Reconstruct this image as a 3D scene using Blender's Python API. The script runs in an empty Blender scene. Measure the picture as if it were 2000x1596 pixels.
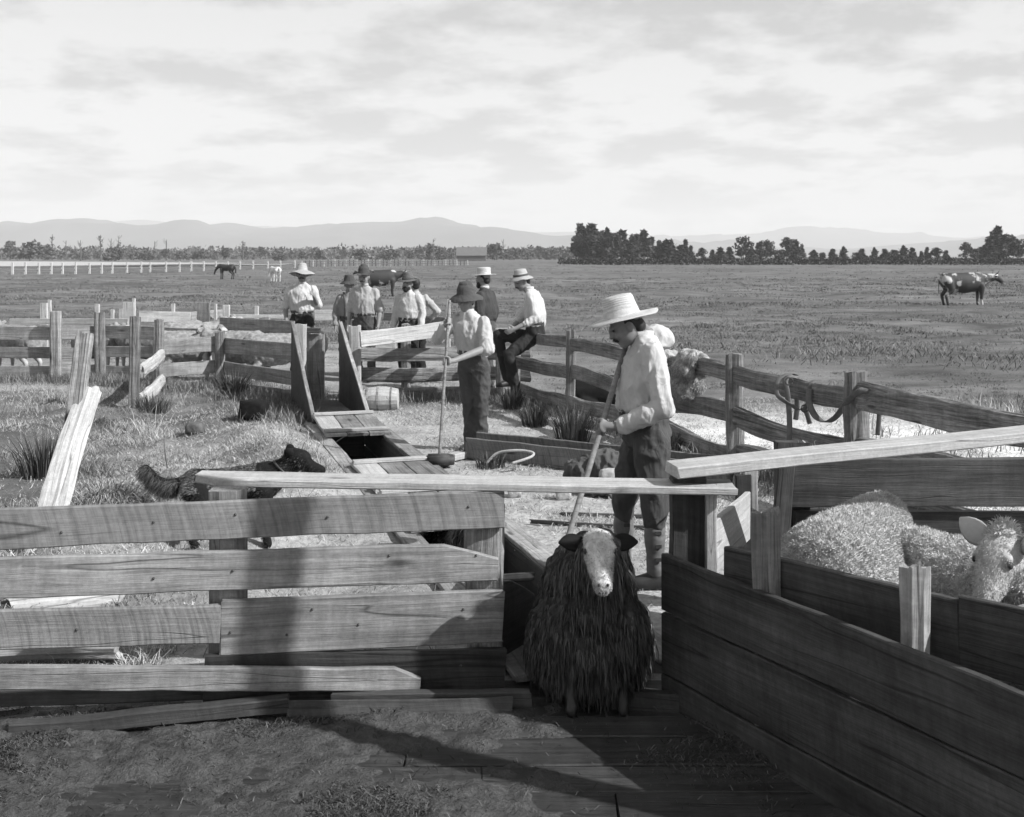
import bpy, bmesh, math, random
import numpy as np
from mathutils import Vector, Matrix, noise as mnoise

R = random.Random(1891)
rng = np.random.default_rng(1891)
sc = bpy.context.scene
C = sc.collection

# ------------------------------------------------------------------ camera
F, CAMH, HZ = 2200.0, 1.9, 500.0            # focal length and horizon in photograph pixels, camera height in metres
cam_d = bpy.data.cameras.new('camera'); cam = bpy.data.objects.new('camera', cam_d); C.objects.link(cam)
cam.location = (0, 0, CAMH); cam.rotation_euler = (math.radians(90), 0, 0)
cam_d.sensor_width = 36; cam_d.lens = 36 * F / 2000
cam_d.shift_y = -(798 - HZ) / 2000          # level plate camera with the lens raised: verticals stay parallel
cam_d.clip_start = 0.05; cam_d.clip_end = 20000
cam_d.dof.use_dof = True; cam_d.dof.focus_distance = 7.2; cam_d.dof.aperture_fstop = 9.0
sc.camera = cam

# ------------------------------------------------------------------ sun and sky
SUN_EL = math.radians(38)
SUN_H = Vector((0.925, -0.38)).normalized()  # horizontal direction towards the sun
sun_v = Vector((SUN_H.x * math.cos(SUN_EL), SUN_H.y * math.cos(SUN_EL), math.sin(SUN_EL)))
sd = bpy.data.lights.new('sun', 'SUN'); so = bpy.data.objects.new('sun', sd); C.objects.link(so)
so.rotation_euler = (-sun_v).to_track_quat('-Z', 'Y').to_euler()
so.location = (30, -20, 40)
sd.energy = 5.0; sd.angle = math.radians(0.55); sd.color = (1, 1, 1)

world = bpy.data.worlds.new('World'); sc.world = world; world.use_nodes = True
nt = world.node_tree; nt.nodes.clear()
def wn(t, **k):
    n = nt.nodes.new(t)
    for a, b in k.items(): setattr(n, a, b)
    return n
def wm(op, a, b=None, clamp=False):
    n = wn('ShaderNodeMath', operation=op, use_clamp=clamp)
    for i, v in enumerate((a, b)):
        if v is None: continue
        if isinstance(v, (int, float)): n.inputs[i].default_value = v
        else: nt.links.new(v, n.inputs[i])
    return n.outputs[0]
sky = wn('ShaderNodeTexSky'); sky.sky_type = 'NISHITA'; sky.sun_disc = False
sky.sun_elevation = SUN_EL; sky.sun_rotation = math.atan2(SUN_H.x, SUN_H.y)
sky.air_density = 1.0; sky.dust_density = 0.5
bw = wn('ShaderNodeSeparateColor'); nt.links.new(sky.outputs[0], bw.inputs[0])   # grey sky
tc = wn('ShaderNodeTexCoord'); sep = wn('ShaderNodeSeparateXYZ'); nt.links.new(tc.outputs['Generated'], sep.inputs[0])
den = wm('ADD', wm('MAXIMUM', sep.outputs[2], 0.0), 0.20)      # clouds on a flat layer overhead
cx_, cy_ = wm('DIVIDE', sep.outputs[0], den), wm('DIVIDE', sep.outputs[1], den)
comb = wn('ShaderNodeCombineXYZ'); nt.links.new(cx_, comb.inputs[0]); nt.links.new(cy_, comb.inputs[1])
def cnoise(scale, detail, rough, off):
    mp = wn('ShaderNodeMapping'); mp.inputs['Location'].default_value = off; nt.links.new(comb.outputs[0], mp.inputs[0])
    n = wn('ShaderNodeTexNoise'); n.inputs['Scale'].default_value = scale; n.inputs['Detail'].default_value = detail
    n.inputs['Roughness'].default_value = rough; nt.links.new(mp.outputs[0], n.inputs[0]); return n.outputs[0]
c1 = cnoise(3.1, 8, 0.58, (3.1, 0.4, 0)); c2 = cnoise(1.15, 3, 0.5, (7.7, 2.2, 1.0))
cov = wm('MULTIPLY', wm('SUBTRACT', wm('ADD', wm('MULTIPLY', c1, 0.75), wm('MULTIPLY', c2, 0.45)), 0.57), 9.0, clamp=True)
shade = wm('SUBTRACT', 6.1, wm('MULTIPLY', cov, 2.3))            # bright thin cloud, greyer where it is thick
veil = wm('SUBTRACT', 1.0, wm('POWER', 2.718, wm('DIVIDE', -0.34, wm('ADD', wm('MAXIMUM', sep.outputs[2], 0.0), 0.01))))   # a thin cloud layer looks denser towards the horizon
lum = wn('ShaderNodeMix', data_type='FLOAT'); nt.links.new(veil, lum.inputs[0])
nt.links.new(bw.outputs[0], lum.inputs[2]); nt.links.new(shade, lum.inputs[3])
bg = wn('ShaderNodeBackground'); bg.inputs[1].default_value = 0.10
nt.links.new(lum.outputs[0], bg.inputs[0])
wo = wn('ShaderNodeOutputWorld'); nt.links.new(bg.outputs[0], wo.inputs[0])

vs = sc.view_settings
vs.view_transform = 'Standard'; vs.look = 'None'; vs.exposure = 0.55; vs.gamma = 1.0; vs.use_curve_mapping = False
sc.render.engine = 'CYCLES'
cy = sc.cycles
cy.use_denoising = True; cy.max_bounces = 6; cy.diffuse_bounces = 3; cy.glossy_bounces = 2; cy.transmission_bounces = 3
cy.volume_bounces = 1; cy.transparent_max_bounces = 6; cy.use_adaptive_sampling = True; cy.adaptive_threshold = 0.02

# ------------------------------------------------------------------ helpers
def P(x, y, d):
    """a point of the yard: where photograph pixel (x, y) meets the plane d metres ahead"""
    return Vector(((x - 1000) * d / F, d, CAMH - (y - HZ) * d / F))

WM = {}
def link(o, parent=None, world_m=None):
    C.objects.link(o)
    m = world_m if world_m is not None else Matrix.Identity(4)
    WM[o.name] = m
    if parent is not None:
        o.parent = parent; o.matrix_parent_inverse = WM[parent.name].inverted()
    o.matrix_basis = m
    return o
def thing(name, label, cat, loc=(0, 0, 0), group=None):
    o = bpy.data.objects.new(name, None); o.empty_display_size = 0.2
    link(o, None, Matrix.Translation(Vector(loc)))
    return tag(o, label, cat, group)
def tag(o, label=None, cat=None, group=None, kind=None):
    if label: o['label'] = label
    if cat: o['category'] = cat
    if group: o['group'] = group
    if kind: o['kind'] = kind
    return o
def mesh_obj(name, verts, faces, mat, parent=None, m=None, smooth=False):
    me = bpy.data.meshes.new(name); me.from_pydata([tuple(v) for v in verts], [], faces); me.update()
    if smooth: me.shade_smooth()
    me.materials.append(mat)
    return link(bpy.data.objects.new(name, me), parent, m)
def bm_obj(name, bm, mat, parent=None, m=None, smooth=False):
    me = bpy.data.meshes.new(name); bmesh.ops.recalc_face_normals(bm, faces=bm.faces); bm.to_mesh(me); bm.free()
    if smooth: me.shade_smooth()
    me.materials.append(mat)
    return link(bpy.data.objects.new(name, me), parent, m)

# vectorised value noise
def _h(ix, iy, s):
    n = (ix * 374761393 + iy * 668265263 + s * 982451653) & 0xFFFFFFFF
    n = ((n ^ (n >> 13)) * 1274126177) & 0xFFFFFFFF
    return ((n ^ (n >> 16)) & 0xFFFF) / 65535.0
def vn(x, y, s=0):
    x = np.asarray(x, float); y = np.asarray(y, float)
    ix = np.floor(x).astype(np.int64); iy = np.floor(y).astype(np.int64)
    fx = x - ix; fy = y - iy; fx = fx * fx * (3 - 2 * fx); fy = fy * fy * (3 - 2 * fy)
    a = _h(ix, iy, s); b = _h(ix + 1, iy, s); c = _h(ix, iy + 1, s); d = _h(ix + 1, iy + 1, s)
    return (a + (b - a) * fx) * (1 - fy) + (c + (d - c) * fx) * fy
def fbm(x, y, o=4, s=0):
    t = 0; a = 0.5
    for i in range(o):
        t = t + a * vn(x, y, s + i); x = np.asarray(x) * 2.03 + 5.1; y = np.asarray(y) * 2.03 + 1.7; a *= 0.5
    return t / (1 - 0.5 ** o)
def sstep(a, b, x): 
    t = np.clip((np.asarray(x, float) - a) / (b - a), 0, 1); return t * t * (3 - 2 * t)

# ------------------------------------------------------------------ materials (all grey: the plate has no colour)
def new_mat(name):
    m = bpy.data.materials.new(name); m.use_nodes = True
    return m, m.node_tree, m.node_tree.nodes['Principled BSDF']
def g4(v): return (v, v, v, 1)
class N:
    def __init__(s, nt): s.nt = nt
    def node(s, t, ins=None, **k):
        n = s.nt.nodes.new(t)
        for a, b in k.items(): setattr(n, a, b)
        for i, v in (ins or {}).items():
            if hasattr(v, 'is_output'): s.nt.links.new(v, n.inputs[i])
            else: n.inputs[i].default_value = v
        return n
    def math(s, op, a, b=0.0, clamp=False): return s.node('ShaderNodeMath', {0: a, 1: b}, operation=op, use_clamp=clamp).outputs[0]
    def noise(s, vec, scale, detail=4, rough=0.55, dist=0.0):
        return s.node('ShaderNodeTexNoise', {'Vector': vec, 'Scale': scale, 'Detail': detail, 'Roughness': rough, 'Distortion': dist}).outputs[0]
    def maprange(s, v, a, b, c, d): return s.node('ShaderNodeMapRange', {0: v, 1: a, 2: b, 3: c, 4: d}).outputs[0]
    def mapping(s, vec, scale=(1, 1, 1), loc=(0, 0, 0)): return s.node('ShaderNodeMapping', {'Vector': vec, 'Scale': scale, 'Location': loc}).outputs[0]
    def grey(s, v): return s.node('ShaderNodeCombineColor', {0: v, 1: v, 2: v}).outputs[0]
    def bump(s, h, strength, dist): return s.node('ShaderNodeBump', {'Height': h, 'Strength': strength, 'Distance': dist}).outputs[0]

def plain(name, v, rough=0.8, var=0.15, scale=20, bump=0.0, bdist=0.01, spec=0.3, stretch=(1, 1, 1)):
    m, t, b = new_mat(name); n = N(t)
    tc = n.node('ShaderNodeTexCoord').outputs['Object']; tc = n.mapping(tc, stretch)
    nz = n.noise(tc, scale, 5, 0.6)
    t.links.new(n.grey(n.maprange(nz, 0.25, 0.75, v * (1 - var), v * (1 + var))), b.inputs['Base Color'])
    b.inputs['Roughness'].default_value = rough; b.inputs['Specular IOR Level'].default_value = spec
    if bump: t.links.new(n.bump(nz, bump, bdist), b.inputs['Normal'])
    return m

def wood(name, v, grain=0.45, saw=0.0, rough=0.75, objvar=0.22, bump=0.5, wet=0.0, stain=0.35):
    """boards are modelled with x along the grain"""
    m, t, b = new_mat(name); n = N(t)
    o = n.node('ShaderNodeTexCoord').outputs['Object']
    rnd = n.node('ShaderNodeObjectInfo').outputs['Random']
    off = n.node('ShaderNodeCombineXYZ', {0: n.math('MULTIPLY', rnd, 37.0), 1: n.math('MULTIPLY', rnd, 11.0), 2: n.math('MULTIPLY', rnd, 5.0)}).outputs[0]
    o_s = n.node('ShaderNodeVectorMath', {0: o, 3: n.maprange(n.math('FRACT', n.math('MULTIPLY', rnd, 7.31)), 0, 1, 0.65, 1.5)}, operation='SCALE').outputs[0]
    p0 = n.node('ShaderNodeVectorMath', {0: o_s, 1: off}, operation='ADD').outputs[0]
    warp = n.node('ShaderNodeTexNoise', {'Vector': n.mapping(p0, (1.3, 3, 3)), 'Scale': 1.0, 'Detail': 2.0}).outputs['Color']
    p = n.node('ShaderNodeVectorMath', {0: p0, 1: n.node('ShaderNodeVectorMath', {0: warp, 1: (0.0, 0.05, 0.05)}, operation='MULTIPLY').outputs[0]}, operation='ADD').outputs[0]
    g1 = n.noise(n.mapping(p, (0.55, 26, 26)), 1.6, 5, 0.6)           # long grain
    g2 = n.noise(n.mapping(p, (2.4, 110, 110)), 1.5, 3, 0.65)         # fine grain
    blot = n.noise(n.mapping(p0, (1.5, 4.5, 4.5)), 1.6, 6, 0.62)      # weather stains
    drip = n.noise(n.mapping(p0, (11.0, 2.0, 1.8)), 1.4, 5, 0.65)       # marks across the grain
    speck = n.noise(p0, 55, 3, 0.7)
    crack = n.noise(n.mapping(p, (0.35, 13, 13)), 1.0, 1, 0.4)
    crk = n.math('MAXIMUM', n.maprange(n.math('ABSOLUTE', n.math('SUBTRACT', crack, 0.5)), 0.0, 0.012, 0.0, 1.0), n.maprange(blot, 0.42, 0.5, 1.0, 0.0))
    vk = n.node('ShaderNodeTexVoronoi', {'Vector': n.mapping(p0, (1.15, 3.0, 4.6)), 'Scale': 1.0}, feature='F1').outputs['Distance']
    kn = n.maprange(vk, 0.045, 0.11, 0.30, 1.0)
    fac = n.maprange(n.math('ADD', n.math('MULTIPLY', g1, 0.62), n.math('MULTIPLY', g2, 0.38)), 0.33, 0.67, 1 - grain, 1 + grain)
    fac = n.math('MULTIPLY', fac, n.maprange(blot, 0.28, 0.72, 1 - stain, 1 + stain * 0.75))
    fac = n.math('MULTIPLY', fac, n.maprange(drip, 0.3, 0.7, 1 - stain * 0.5, 1 + stain * 0.35))
    fac = n.math('MULTIPLY', fac, n.maprange(speck, 0.25, 0.75, 0.82, 1.15))
    h = n.math('ADD', g1, n.math('MULTIPLY', g2, 0.5))
    if saw:                                                           # arcs left by the circular saw
        sp = n.node('ShaderNodeSeparateXYZ', {0: p0}).outputs
        zl = n.math('ADD', sp[2], n.math('MULTIPLY', rnd, -5.0)); u = n.math('ADD', n.math('ADD', sp[0], n.math('MULTIPLY', zl, -0.28)), n.math('MULTIPLY', n.math('POWER', n.math('ADD', zl, 0.3), 2.0), 0.9))
        arc = n.noise(n.node('ShaderNodeCombineXYZ', {0: n.math('MULTIPLY', u, 46.0), 1: n.math('MULTIPLY', sp[2], 1.5), 2: 0.0}).outputs[0], 1.0, 3, 0.6)
        fac = n.math('MULTIPLY', fac, n.maprange(arc, 0.30, 0.55, 1 - saw * 1.5, 1 + saw * 0.4)); h = n.math('ADD', h, n.math('MULTIPLY', arc, 0.5))
    fac = n.math('MULTIPLY', fac, n.math('MULTIPLY', n.maprange(crk, 0, 1, 0.4, 1.0), kn))
    fac = n.math('MULTIPLY', fac, n.maprange(rnd, 0, 1, 1 - objvar, 1 + objvar))
    t.links.new(n.grey(n.math('MULTIPLY', fac, v)), b.inputs['Base Color'])
    b.inputs['Roughness'].default_value = rough; b.inputs['Specular IOR Level'].default_value = 0.25 + wet
    hh = n.math('ADD', h, n.math('MULTIPLY', n.math('ADD', crk, kn), 0.4))
    t.links.new(n.bump(hh, bump, 0.008), b.inputs['Normal'])
    return m
W_GREY = wood('weathered_wood', 0.24, 0.35, stain=0.45)
W_SAWN = wood('sawn_wood', 0.17, 0.08, 0.24, stain=0.28)
W_LIGHT = wood('pale_wood', 0.40, 0.22, objvar=0.12, stain=0.25)
W_WHITE = wood('bleached_wood', 0.44, 0.28, objvar=0.06, stain=0.22)
W_DARK = wood('stain_and_shade_wood', 0.06, 0.4, rough=0.6, stain=0.45)  # dip stain, but on the pen back the dark tone replaces plank shade
W_WALL = wood('dark_and_shaded_wood', 0.05, 0.4, 0.10, stain=0.45)  # the pen wall lies in shade, and that shade is put into this tone
W_SPLIT = wood('split_timber', 0.21, 0.7, bump=1.0, stain=0.5)
W_FLOOR = wood('muddy_floor_wood', 0.042, 0.45, rough=0.6, wet=0.1, stain=0.6)
W_POLE = wood('pole_wood', 0.22, 0.25, objvar=0.1, bump=0.2)
SKIN = plain('skin', 0.22, 0.55, 0.12, 30)
SKIN_D = plain('sunburnt_skin', 0.19, 0.55, 0.12, 30)
HAIR = plain('dark_hair', 0.02, 0.6, 0.4, 60, 0.4, 0.004)
LEATHER = plain('leather', 0.05, 0.5, 0.3, 25, 0.2)
BOOT = plain('boot_leather', 0.04, 0.5, 0.3, 25, 0.2)
GAITER = plain('gaiter_leather', 0.13, 0.5, 0.2, 14, 0.2)
STRAP = plain('strap_leather', 0.11, 0.55, 0.3, 25, 0.2)
IRON = plain('iron', 0.05, 0.5, 0.3, 25)
WIRE = plain('wire', 0.25, 0.5, 0.2, 25)
def cloth(name, v, stripe=0.0, dirt=0.12, direction='X', sscale=60):
    m, t, b = new_mat(name); n = N(t)
    o = n.node('ShaderNodeTexCoord').outputs['Object']
    d = n.noise(o, 5.0, 5, 0.6); f = n.noise(o, 90, 3, 0.6)
    fac = n.maprange(d, 0.3, 0.75, 1 + dirt * 0.4, 1 - dirt)
    if stripe:
        w = n.node('ShaderNodeTexWave', {'Vector': o, 'Scale': sscale, 'Distortion': 1.0, 'Detail': 1.0, 'Detail Scale': 1.0}, bands_direction=direction).outputs[1]
        fac = n.math('MULTIPLY', fac, n.maprange(w, 0.2, 0.8, 1 - stripe, 1.0))
    t.links.new(n.grey(n.math('MULTIPLY', fac, v)), b.inputs['Base Color'])
    b.inputs['Roughness'].default_value = 0.9; b.inputs['Specular IOR Level'].default_value = 0.15
    cw = n.node('ShaderNodeTexNoise', {'Vector': o, 'Scale': 4.0, 'Detail': 2.0}).outputs['Color']
    wv = n.node('ShaderNodeVectorMath', {0: n.mapping(o, (9, 9, 4.5)), 1: n.node('ShaderNodeVectorMath', {0: cw, 1: (2.5, 2.5, 4.0)}, operation='MULTIPLY').outputs[0]}, operation='ADD').outputs[0]
    cr = n.math('ABSOLUTE', n.math('SUBTRACT', n.noise(wv, 1.0, 2, 0.5), 0.5)); cr2 = n.math('ABSOLUTE', n.math('SUBTRACT', n.noise(wv, 2.3, 1, 0.5), 0.5))
    hgt = n.math('ADD', n.math('MULTIPLY', n.maprange(cr, 0.0, 0.16, 1.0, 0.0), 1.0), n.math('ADD', n.math('MULTIPLY', n.maprange(cr2, 0.0, 0.14, 1.0, 0.0), 0.4), n.math('MULTIPLY', f, 0.08)))
    t.links.new(n.bump(hgt, 0.22, 0.02), b.inputs['Normal'])
    return m
SHIRT = cloth('white_shirt', 0.50, 0.10, 0.14)
SHIRT_S = cloth('striped_shirt', 0.50, 0.22, 0.18, sscale=26)
SHIRT_P = cloth('pale_shirt', 0.5)
SHIRT_G = cloth('grey_shirt', 0.36)
SHIRT_D = cloth('drab_shirt', 0.25)
TROUS = cloth('dark_trousers', 0.075, 0, 0.3)
TROUS_M = cloth('moleskin_trousers', 0.075, 0.12, 0.3, sscale=40)
TROUS_B = cloth('black_trousers', 0.03, 0, 0.3)
JACKET = cloth('dark_jacket', 0.055, 0, 0.2)
FELT = cloth('dark_felt', 0.075, 0, 0.25)
FELT_M = cloth('brown_felt', 0.12, 0, 0.25)
COAT = cloth('old_coat', 0.09, 0, 0.4)
def straw_mat(name, v):
    m, t, b = new_mat(name); n = N(t)
    o = n.node('ShaderNodeTexCoord').outputs['Object']
    w = n.node('ShaderNodeTexWave', {'Vector': n.mapping(o, (1, 1, 1.0)), 'Scale': 42.0, 'Distortion': 1.2, 'Detail': 2.0}, wave_type='RINGS', rings_direction='SPHERICAL').outputs[1]
    f = n.noise(o, 120, 3, 0.6); d = n.noise(o, 9, 4, 0.6)
    fac = n.math('MULTIPLY', n.maprange(w, 0, 1, 0.82, 1.05), n.math('MULTIPLY', n.maprange(f, 0.3, 0.7, 0.88, 1.08), n.maprange(d, 0.3, 0.7, 0.88, 1.05)))
    t.links.new(n.grey(n.math('MULTIPLY', fac, v)), b.inputs['Base Color']); b.inputs['Roughness'].default_value = 0.7
    t.links.new(n.bump(n.math('ADD', w, f), 0.5, 0.003), b.inputs['Normal']); return m
STRAW = straw_mat('straw_plait', 0.50); STRAW_D = straw_mat('dull_straw_plait', 0.38)
def strand_mat(name, lo, hi, rough=0.75, spec=0.2, trans=0.0):
    """blade or fibre colour, one value per strand from the point attribute 'tone'"""
    m, t, b = new_mat(name); n = N(t)
    a = n.node('ShaderNodeAttribute', attribute_name='tone').outputs['Fac']
    t.links.new(n.grey(n.maprange(a, 0, 1, lo, hi)), b.inputs['Base Color'])
    b.inputs['Roughness'].default_value = rough; b.inputs['Specular IOR Level'].default_value = spec
    return m
GRASS = strand_mat('grass_blades', 0.07, 0.30)
DRYGRASS = strand_mat('dry_grass_blades', 0.07, 0.68)
RUSH = strand_mat('rush_blades', 0.03, 0.13)
FIELDG = strand_mat('field_grass', 0.09, 0.27)
STRAWL = strand_mat('straw_litter', 0.12, 0.55)
MUCK = strand_mat('muck_litter', 0.015, 0.13)
WOOL = strand_mat('wool_fibre', 0.30, 0.72)
WOOL_W = strand_mat('wet_wool_fibre', 0.012, 0.12, 0.45, 0.4)
WOOL_B = strand_mat('dirty_wool_fibre', 0.18, 0.46)
FUR = strand_mat('dog_fur', 0.008, 0.05, 0.5, 0.35)
FUR_G = strand_mat('brindle_fur', 0.05, 0.22, 0.5, 0.35)
LEAF = strand_mat('tree_leaves', 0.018, 0.08)
LEAF_P = strand_mat('scrub_leaves', 0.05, 0.15)
WOOL_SKIN = plain('wool_skin', 0.38, 0.9, 0.3, 40, 0.8, 0.02)
WOOL_SKIN_W = plain('wet_wool_skin', 0.022, 0.6, 0.4, 30, 0.8, 0.02)
FACE = plain('sheep_face', 0.42, 0.7, 0.2, 18, 0.3, 0.01)
def dark_leg_face(name, v):
    m, t, b = new_mat(name); n = N(t); o = n.node('ShaderNodeTexCoord').outputs['Object']
    z = n.node('ShaderNodeSeparateXYZ', {0: o}).outputs[2]; nz = n.noise(o, 14, 5, 0.65)
    k = n.maprange(n.math('ADD', z, n.math('MULTIPLY', nz, 0.10)), 0.52, 0.60, 0.03, 1.0)      # darker towards legs and chest, pale face
    t.links.new(n.grey(n.math('MULTIPLY', n.math('MULTIPLY', k, v), n.maprange(nz, 0.3, 0.7, 0.5, 1.2))), b.inputs['Base Color'])
    b.inputs['Roughness'].default_value = 0.5; t.links.new(n.bump(nz, 0.4, 0.01), b.inputs['Normal']); return m
FACE_W = dark_leg_face('wet_sheep_face', 0.60)
FACEHAIR = strand_mat('sheep_face_hair', 0.34, 0.50); FACEHAIR_W = strand_mat('wet_face_hair', 0.22, 0.62)
BLACK = plain('black_hide', 0.012, 0.85, 0.3, 20, 0.4, spec=0.12)
HORSE_D = plain('dark_horse_hide', 0.03, 0.6, 0.3, 6)
HORSE_W = plain('white_horse_hide', 0.62, 0.7, 0.15, 6)
BARK = plain('bark', 0.10, 0.9, 0.4, 12, 0.8, 0.02)
STONE = plain('stone', 0.38, 0.9, 0.25, 14, 0.7, 0.02)
def cow_mat():
    m, t, b = new_mat('pied_hide'); n = N(t)
    o = n.node('ShaderNodeTexCoord').outputs['Object']; r = n.node('ShaderNodeObjectInfo').outputs['Random']
    p = n.node('ShaderNodeVectorMath', {0: o, 1: n.node('ShaderNodeCombineXYZ', {0: n.math('MULTIPLY', r, 9), 1: r, 2: r}).outputs[0]}, operation='ADD').outputs[0]
    v = n.noise(p, 2.2, 4, 0.55); t.links.new(n.grey(n.maprange(v, 0.54, 0.60, 0.03, 0.42)), b.inputs['Base Color']); b.inputs['Roughness'].default_value = 0.7
    return m
PIED = cow_mat()
# ------------------------------------------------------------------ geometry builders
def basis(A, B, up):
    A = Vector(A); B = Vector(B); x = (B - A); L = x.length; x.normalize(); up = Vector(up)
    if abs(x.dot(up.normalized())) > 0.98: up = Vector((1, 0, 0)) if abs(x.x) < 0.9 else Vector((0, 1, 0))
    y = up.cross(x).normalized(); z = x.cross(y)
    m = Matrix(((x.x, y.x, z.x, A.x), (x.y, y.y, z.y, A.y), (x.z, y.z, z.z, A.z), (0, 0, 0, 1)))
    return m, L
def rings_mesh(rings, cap=True):
    n = len(rings[0]); V = [v for r in rings for v in r]; Fc = []
    for i in range(len(rings) - 1):
        for j in range(n):
            k = (j + 1) % n; a = i * n
            Fc.append((a + j, a + k, a + n + k, a + n + j))
    if cap:
        Fc.append(tuple(range(n - 1, -1, -1))); b = (len(rings) - 1) * n; Fc.append(tuple(b + j for j in range(n)))
    return V, Fc
_seed = [0]
def board(name, A, B, w, t, mat, parent=None, up=(0, 0, 1), wave=0.004, chamfer=0.005, top=None, bot=None, seg=0.12, seed=None, edge=0.0045):
    """sawn board from A to B (centre line), w along up, t through; x runs along the grain"""
    _seed[0] += 1; s = _seed[0] if seed is None else seed
    m, L = basis(A, B, up); n = max(2, int(L / seg) + 1); rings = []; c = min(chamfer, t * 0.3, w * 0.3)
    xs = [i / n for i in range(n + 1)]
    for f in xs:
        x = f * L; q = mnoise.noise_vector(Vector((x * 1.3, s * 3.7, 0.3))) * wave; q2 = mnoise.noise_vector(Vector((x * 2.1, s * 1.7, 9.3))) * wave
        e1 = mnoise.noise(Vector((x * 11, s * 0.9, 2.2))) * edge + mnoise.noise(Vector((x * 3.1, s * 1.9, 7.2))) * edge; e2 = mnoise.noise(Vector((x * 11, s * 0.9, 5.2))) * edge + mnoise.noise(Vector((x * 3.1, s * 1.9, 1.2))) * edge
        zt = w / 2 * (top(f) if top else 1) + q.z + q2.x + e1; zb = -w / 2 * (bot(f) if bot else 1) + q.z + q2.y + e2
        if zt - zb < 0.006: zt = zb + 0.006
        y0, y1 = -t / 2 + q.y, t / 2 + q.y; cc = min(c, (zt - zb) * 0.3)
        rings.append([(x, y0 + c, zb), (x, y1 - c, zb), (x, y1, zb + cc), (x, y1, zt - cc), (x, y1 - c, zt), (x, y0 + c, zt), (x, y0, zt - cc), (x, y0, zb + cc)])
    e0, e1 = R.uniform(-0.006, 0.006), R.uniform(-0.006, 0.006)
    rings[0] = [(v[0] + e0 * v[2] / w + R.uniform(-.006, .006), v[1], v[2]) for v in rings[0]]; rings[-1] = [(v[0] + e1 * v[2] / w + R.uniform(-.006, .006), v[1], v[2]) for v in rings[-1]]
    V, Fc = rings_mesh(rings)
    return mesh_obj(name, V, Fc, mat, parent, m)
def split(name, A, B, w, t, mat, parent=None, up=(0, 1, 0), rough=0.12, wave=0.01, groove=0.10, jag=0.02, taper=1.0, n=22, seg=0.09, sharp=3.0, bend=None):
    """cleft post or rail: squarish section with grooves that run the length and ragged ends"""
    _seed[0] += 1; s = _seed[0]
    m, L = basis(A, B, up); k = max(3, int(L / seg)); rings = []
    gr = [1 + 1.6 * rough * mnoise.noise(Vector((math.cos(6.283 * j / n) * 1.1 + s, math.sin(6.283 * j / n) * 1.1, s * 0.7))) + R.uniform(-.25, .25) * rough - (groove * R.uniform(.5, 1.2) if R.random() < 0.13 else 0) for j in range(n)]
    ja = [jag * mnoise.noise(Vector((math.cos(6.283 * j / n) * 1.5 + s * 3, math.sin(6.283 * j / n) * 1.5, 0.3))) * 1.6 for j in range(n)]; jb = [jag * (mnoise.noise(Vector((math.cos(6.283 * j / n) * 1.5 + s * 5, math.sin(6.283 * j / n) * 1.5, 4.3))) * 1.6 + R.uniform(-.3, .3)) for j in range(n)]
    for i in range(k + 1):
        f = i / k; x = f * L; q = mnoise.noise_vector(Vector((x * 1.2, s * 2.3, 0.7))) * wave
        if bend: q = q + Vector((0, 0, bend(f)))
        sc_ = 1 + (taper - 1) * f; ring = []
        for j in range(n):
            a = 2 * math.pi * j / n; ca, sa = math.cos(a), math.sin(a)
            r = (abs(ca) ** sharp + abs(sa) ** sharp) ** (-1 / sharp) * gr[j] * sc_ * (1 + 0.6 * rough * mnoise.noise(Vector((x * 5, j * 1.9, s))) + 1.3 * rough * mnoise.noise(Vector((x * 1.8, ca * 1.2 + s, sa * 1.2))))
            xx = x + (ja[j] if i == 0 else jb[j] if i == k else 0)
            ring.append((xx, ca * r * t / 2 + q.y, sa * r * w / 2 + q.z))
        rings.append(ring)
    V, Fc = rings_mesh(rings)
    return mesh_obj(name, V, Fc, mat, parent, m)
def post(name, x, y, z1, w, t, mat=None, parent=None, z0=-0.25, lean=(0, 0), cleft=True, rotz=0.0, **k):
    A = Vector((x, y, z0)); B = Vector((x + lean[0], y + lean[1], z1)); up = (math.cos(rotz), math.sin(rotz), 0)
    if cleft: return split(name, A, B, w, t, mat or W_SPLIT, parent, up=up, wave=k.pop('wave', 0.006), **k)
    return board(name, A, B, w, t, mat or W_GREY, parent, up=up, **k)

def spline(pts, n=8):
    pts = [Vector(p) for p in pts]; out = []
    for i in range(len(pts) - 1):
        p0 = pts[max(i - 1, 0)]; p1 = pts[i]; p2 = pts[i + 1]; p3 = pts[min(i + 2, len(pts) - 1)]
        for j in range(n):
            t = j / n
            out.append(0.5 * ((2 * p1) + (p2 - p0) * t + (2 * p0 - 5 * p1 + 4 * p2 - p3) * t * t + (3 * p1 - p0 - 3 * p2 + p3) * t ** 3))
    out.append(pts[-1]); return out
def sweep(name, pts, r, mat, parent=None, flat=1.0, side=8, n=8, taper=None, flat_axis=None, smooth=True, raw=False):
    """round or flat section swept along a smooth path (wire, strap, rope, pole)"""
    pth = spline(pts, n) if n else [Vector(p) for p in pts]; rings = []
    for i, p in enumerate(pth):
        t = (pth[min(i + 1, len(pth) - 1)] - pth[max(i - 1, 0)]).normalized()
        ref = Vector(flat_axis) if flat_axis else (Vector((0, 0, 1)) if abs(t.z) < 0.9 else Vector((1, 0, 0)))
        a = ref - t * ref.dot(t)
        if a.length < 1e-4: a = t.orthogonal()
        a.normalize(); b = t.cross(a); rr = r * (taper(i / (len(pth) - 1)) if taper else 1)
        rings.append([p + a * math.cos(q) * rr + b * math.sin(q) * rr * flat for q in [2 * math.pi * k / side for k in range(side)]])
    V, Fc = rings_mesh(rings)
    if raw: return V, Fc
    return mesh_obj(name, V, Fc, mat, parent, smooth=smooth)

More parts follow.
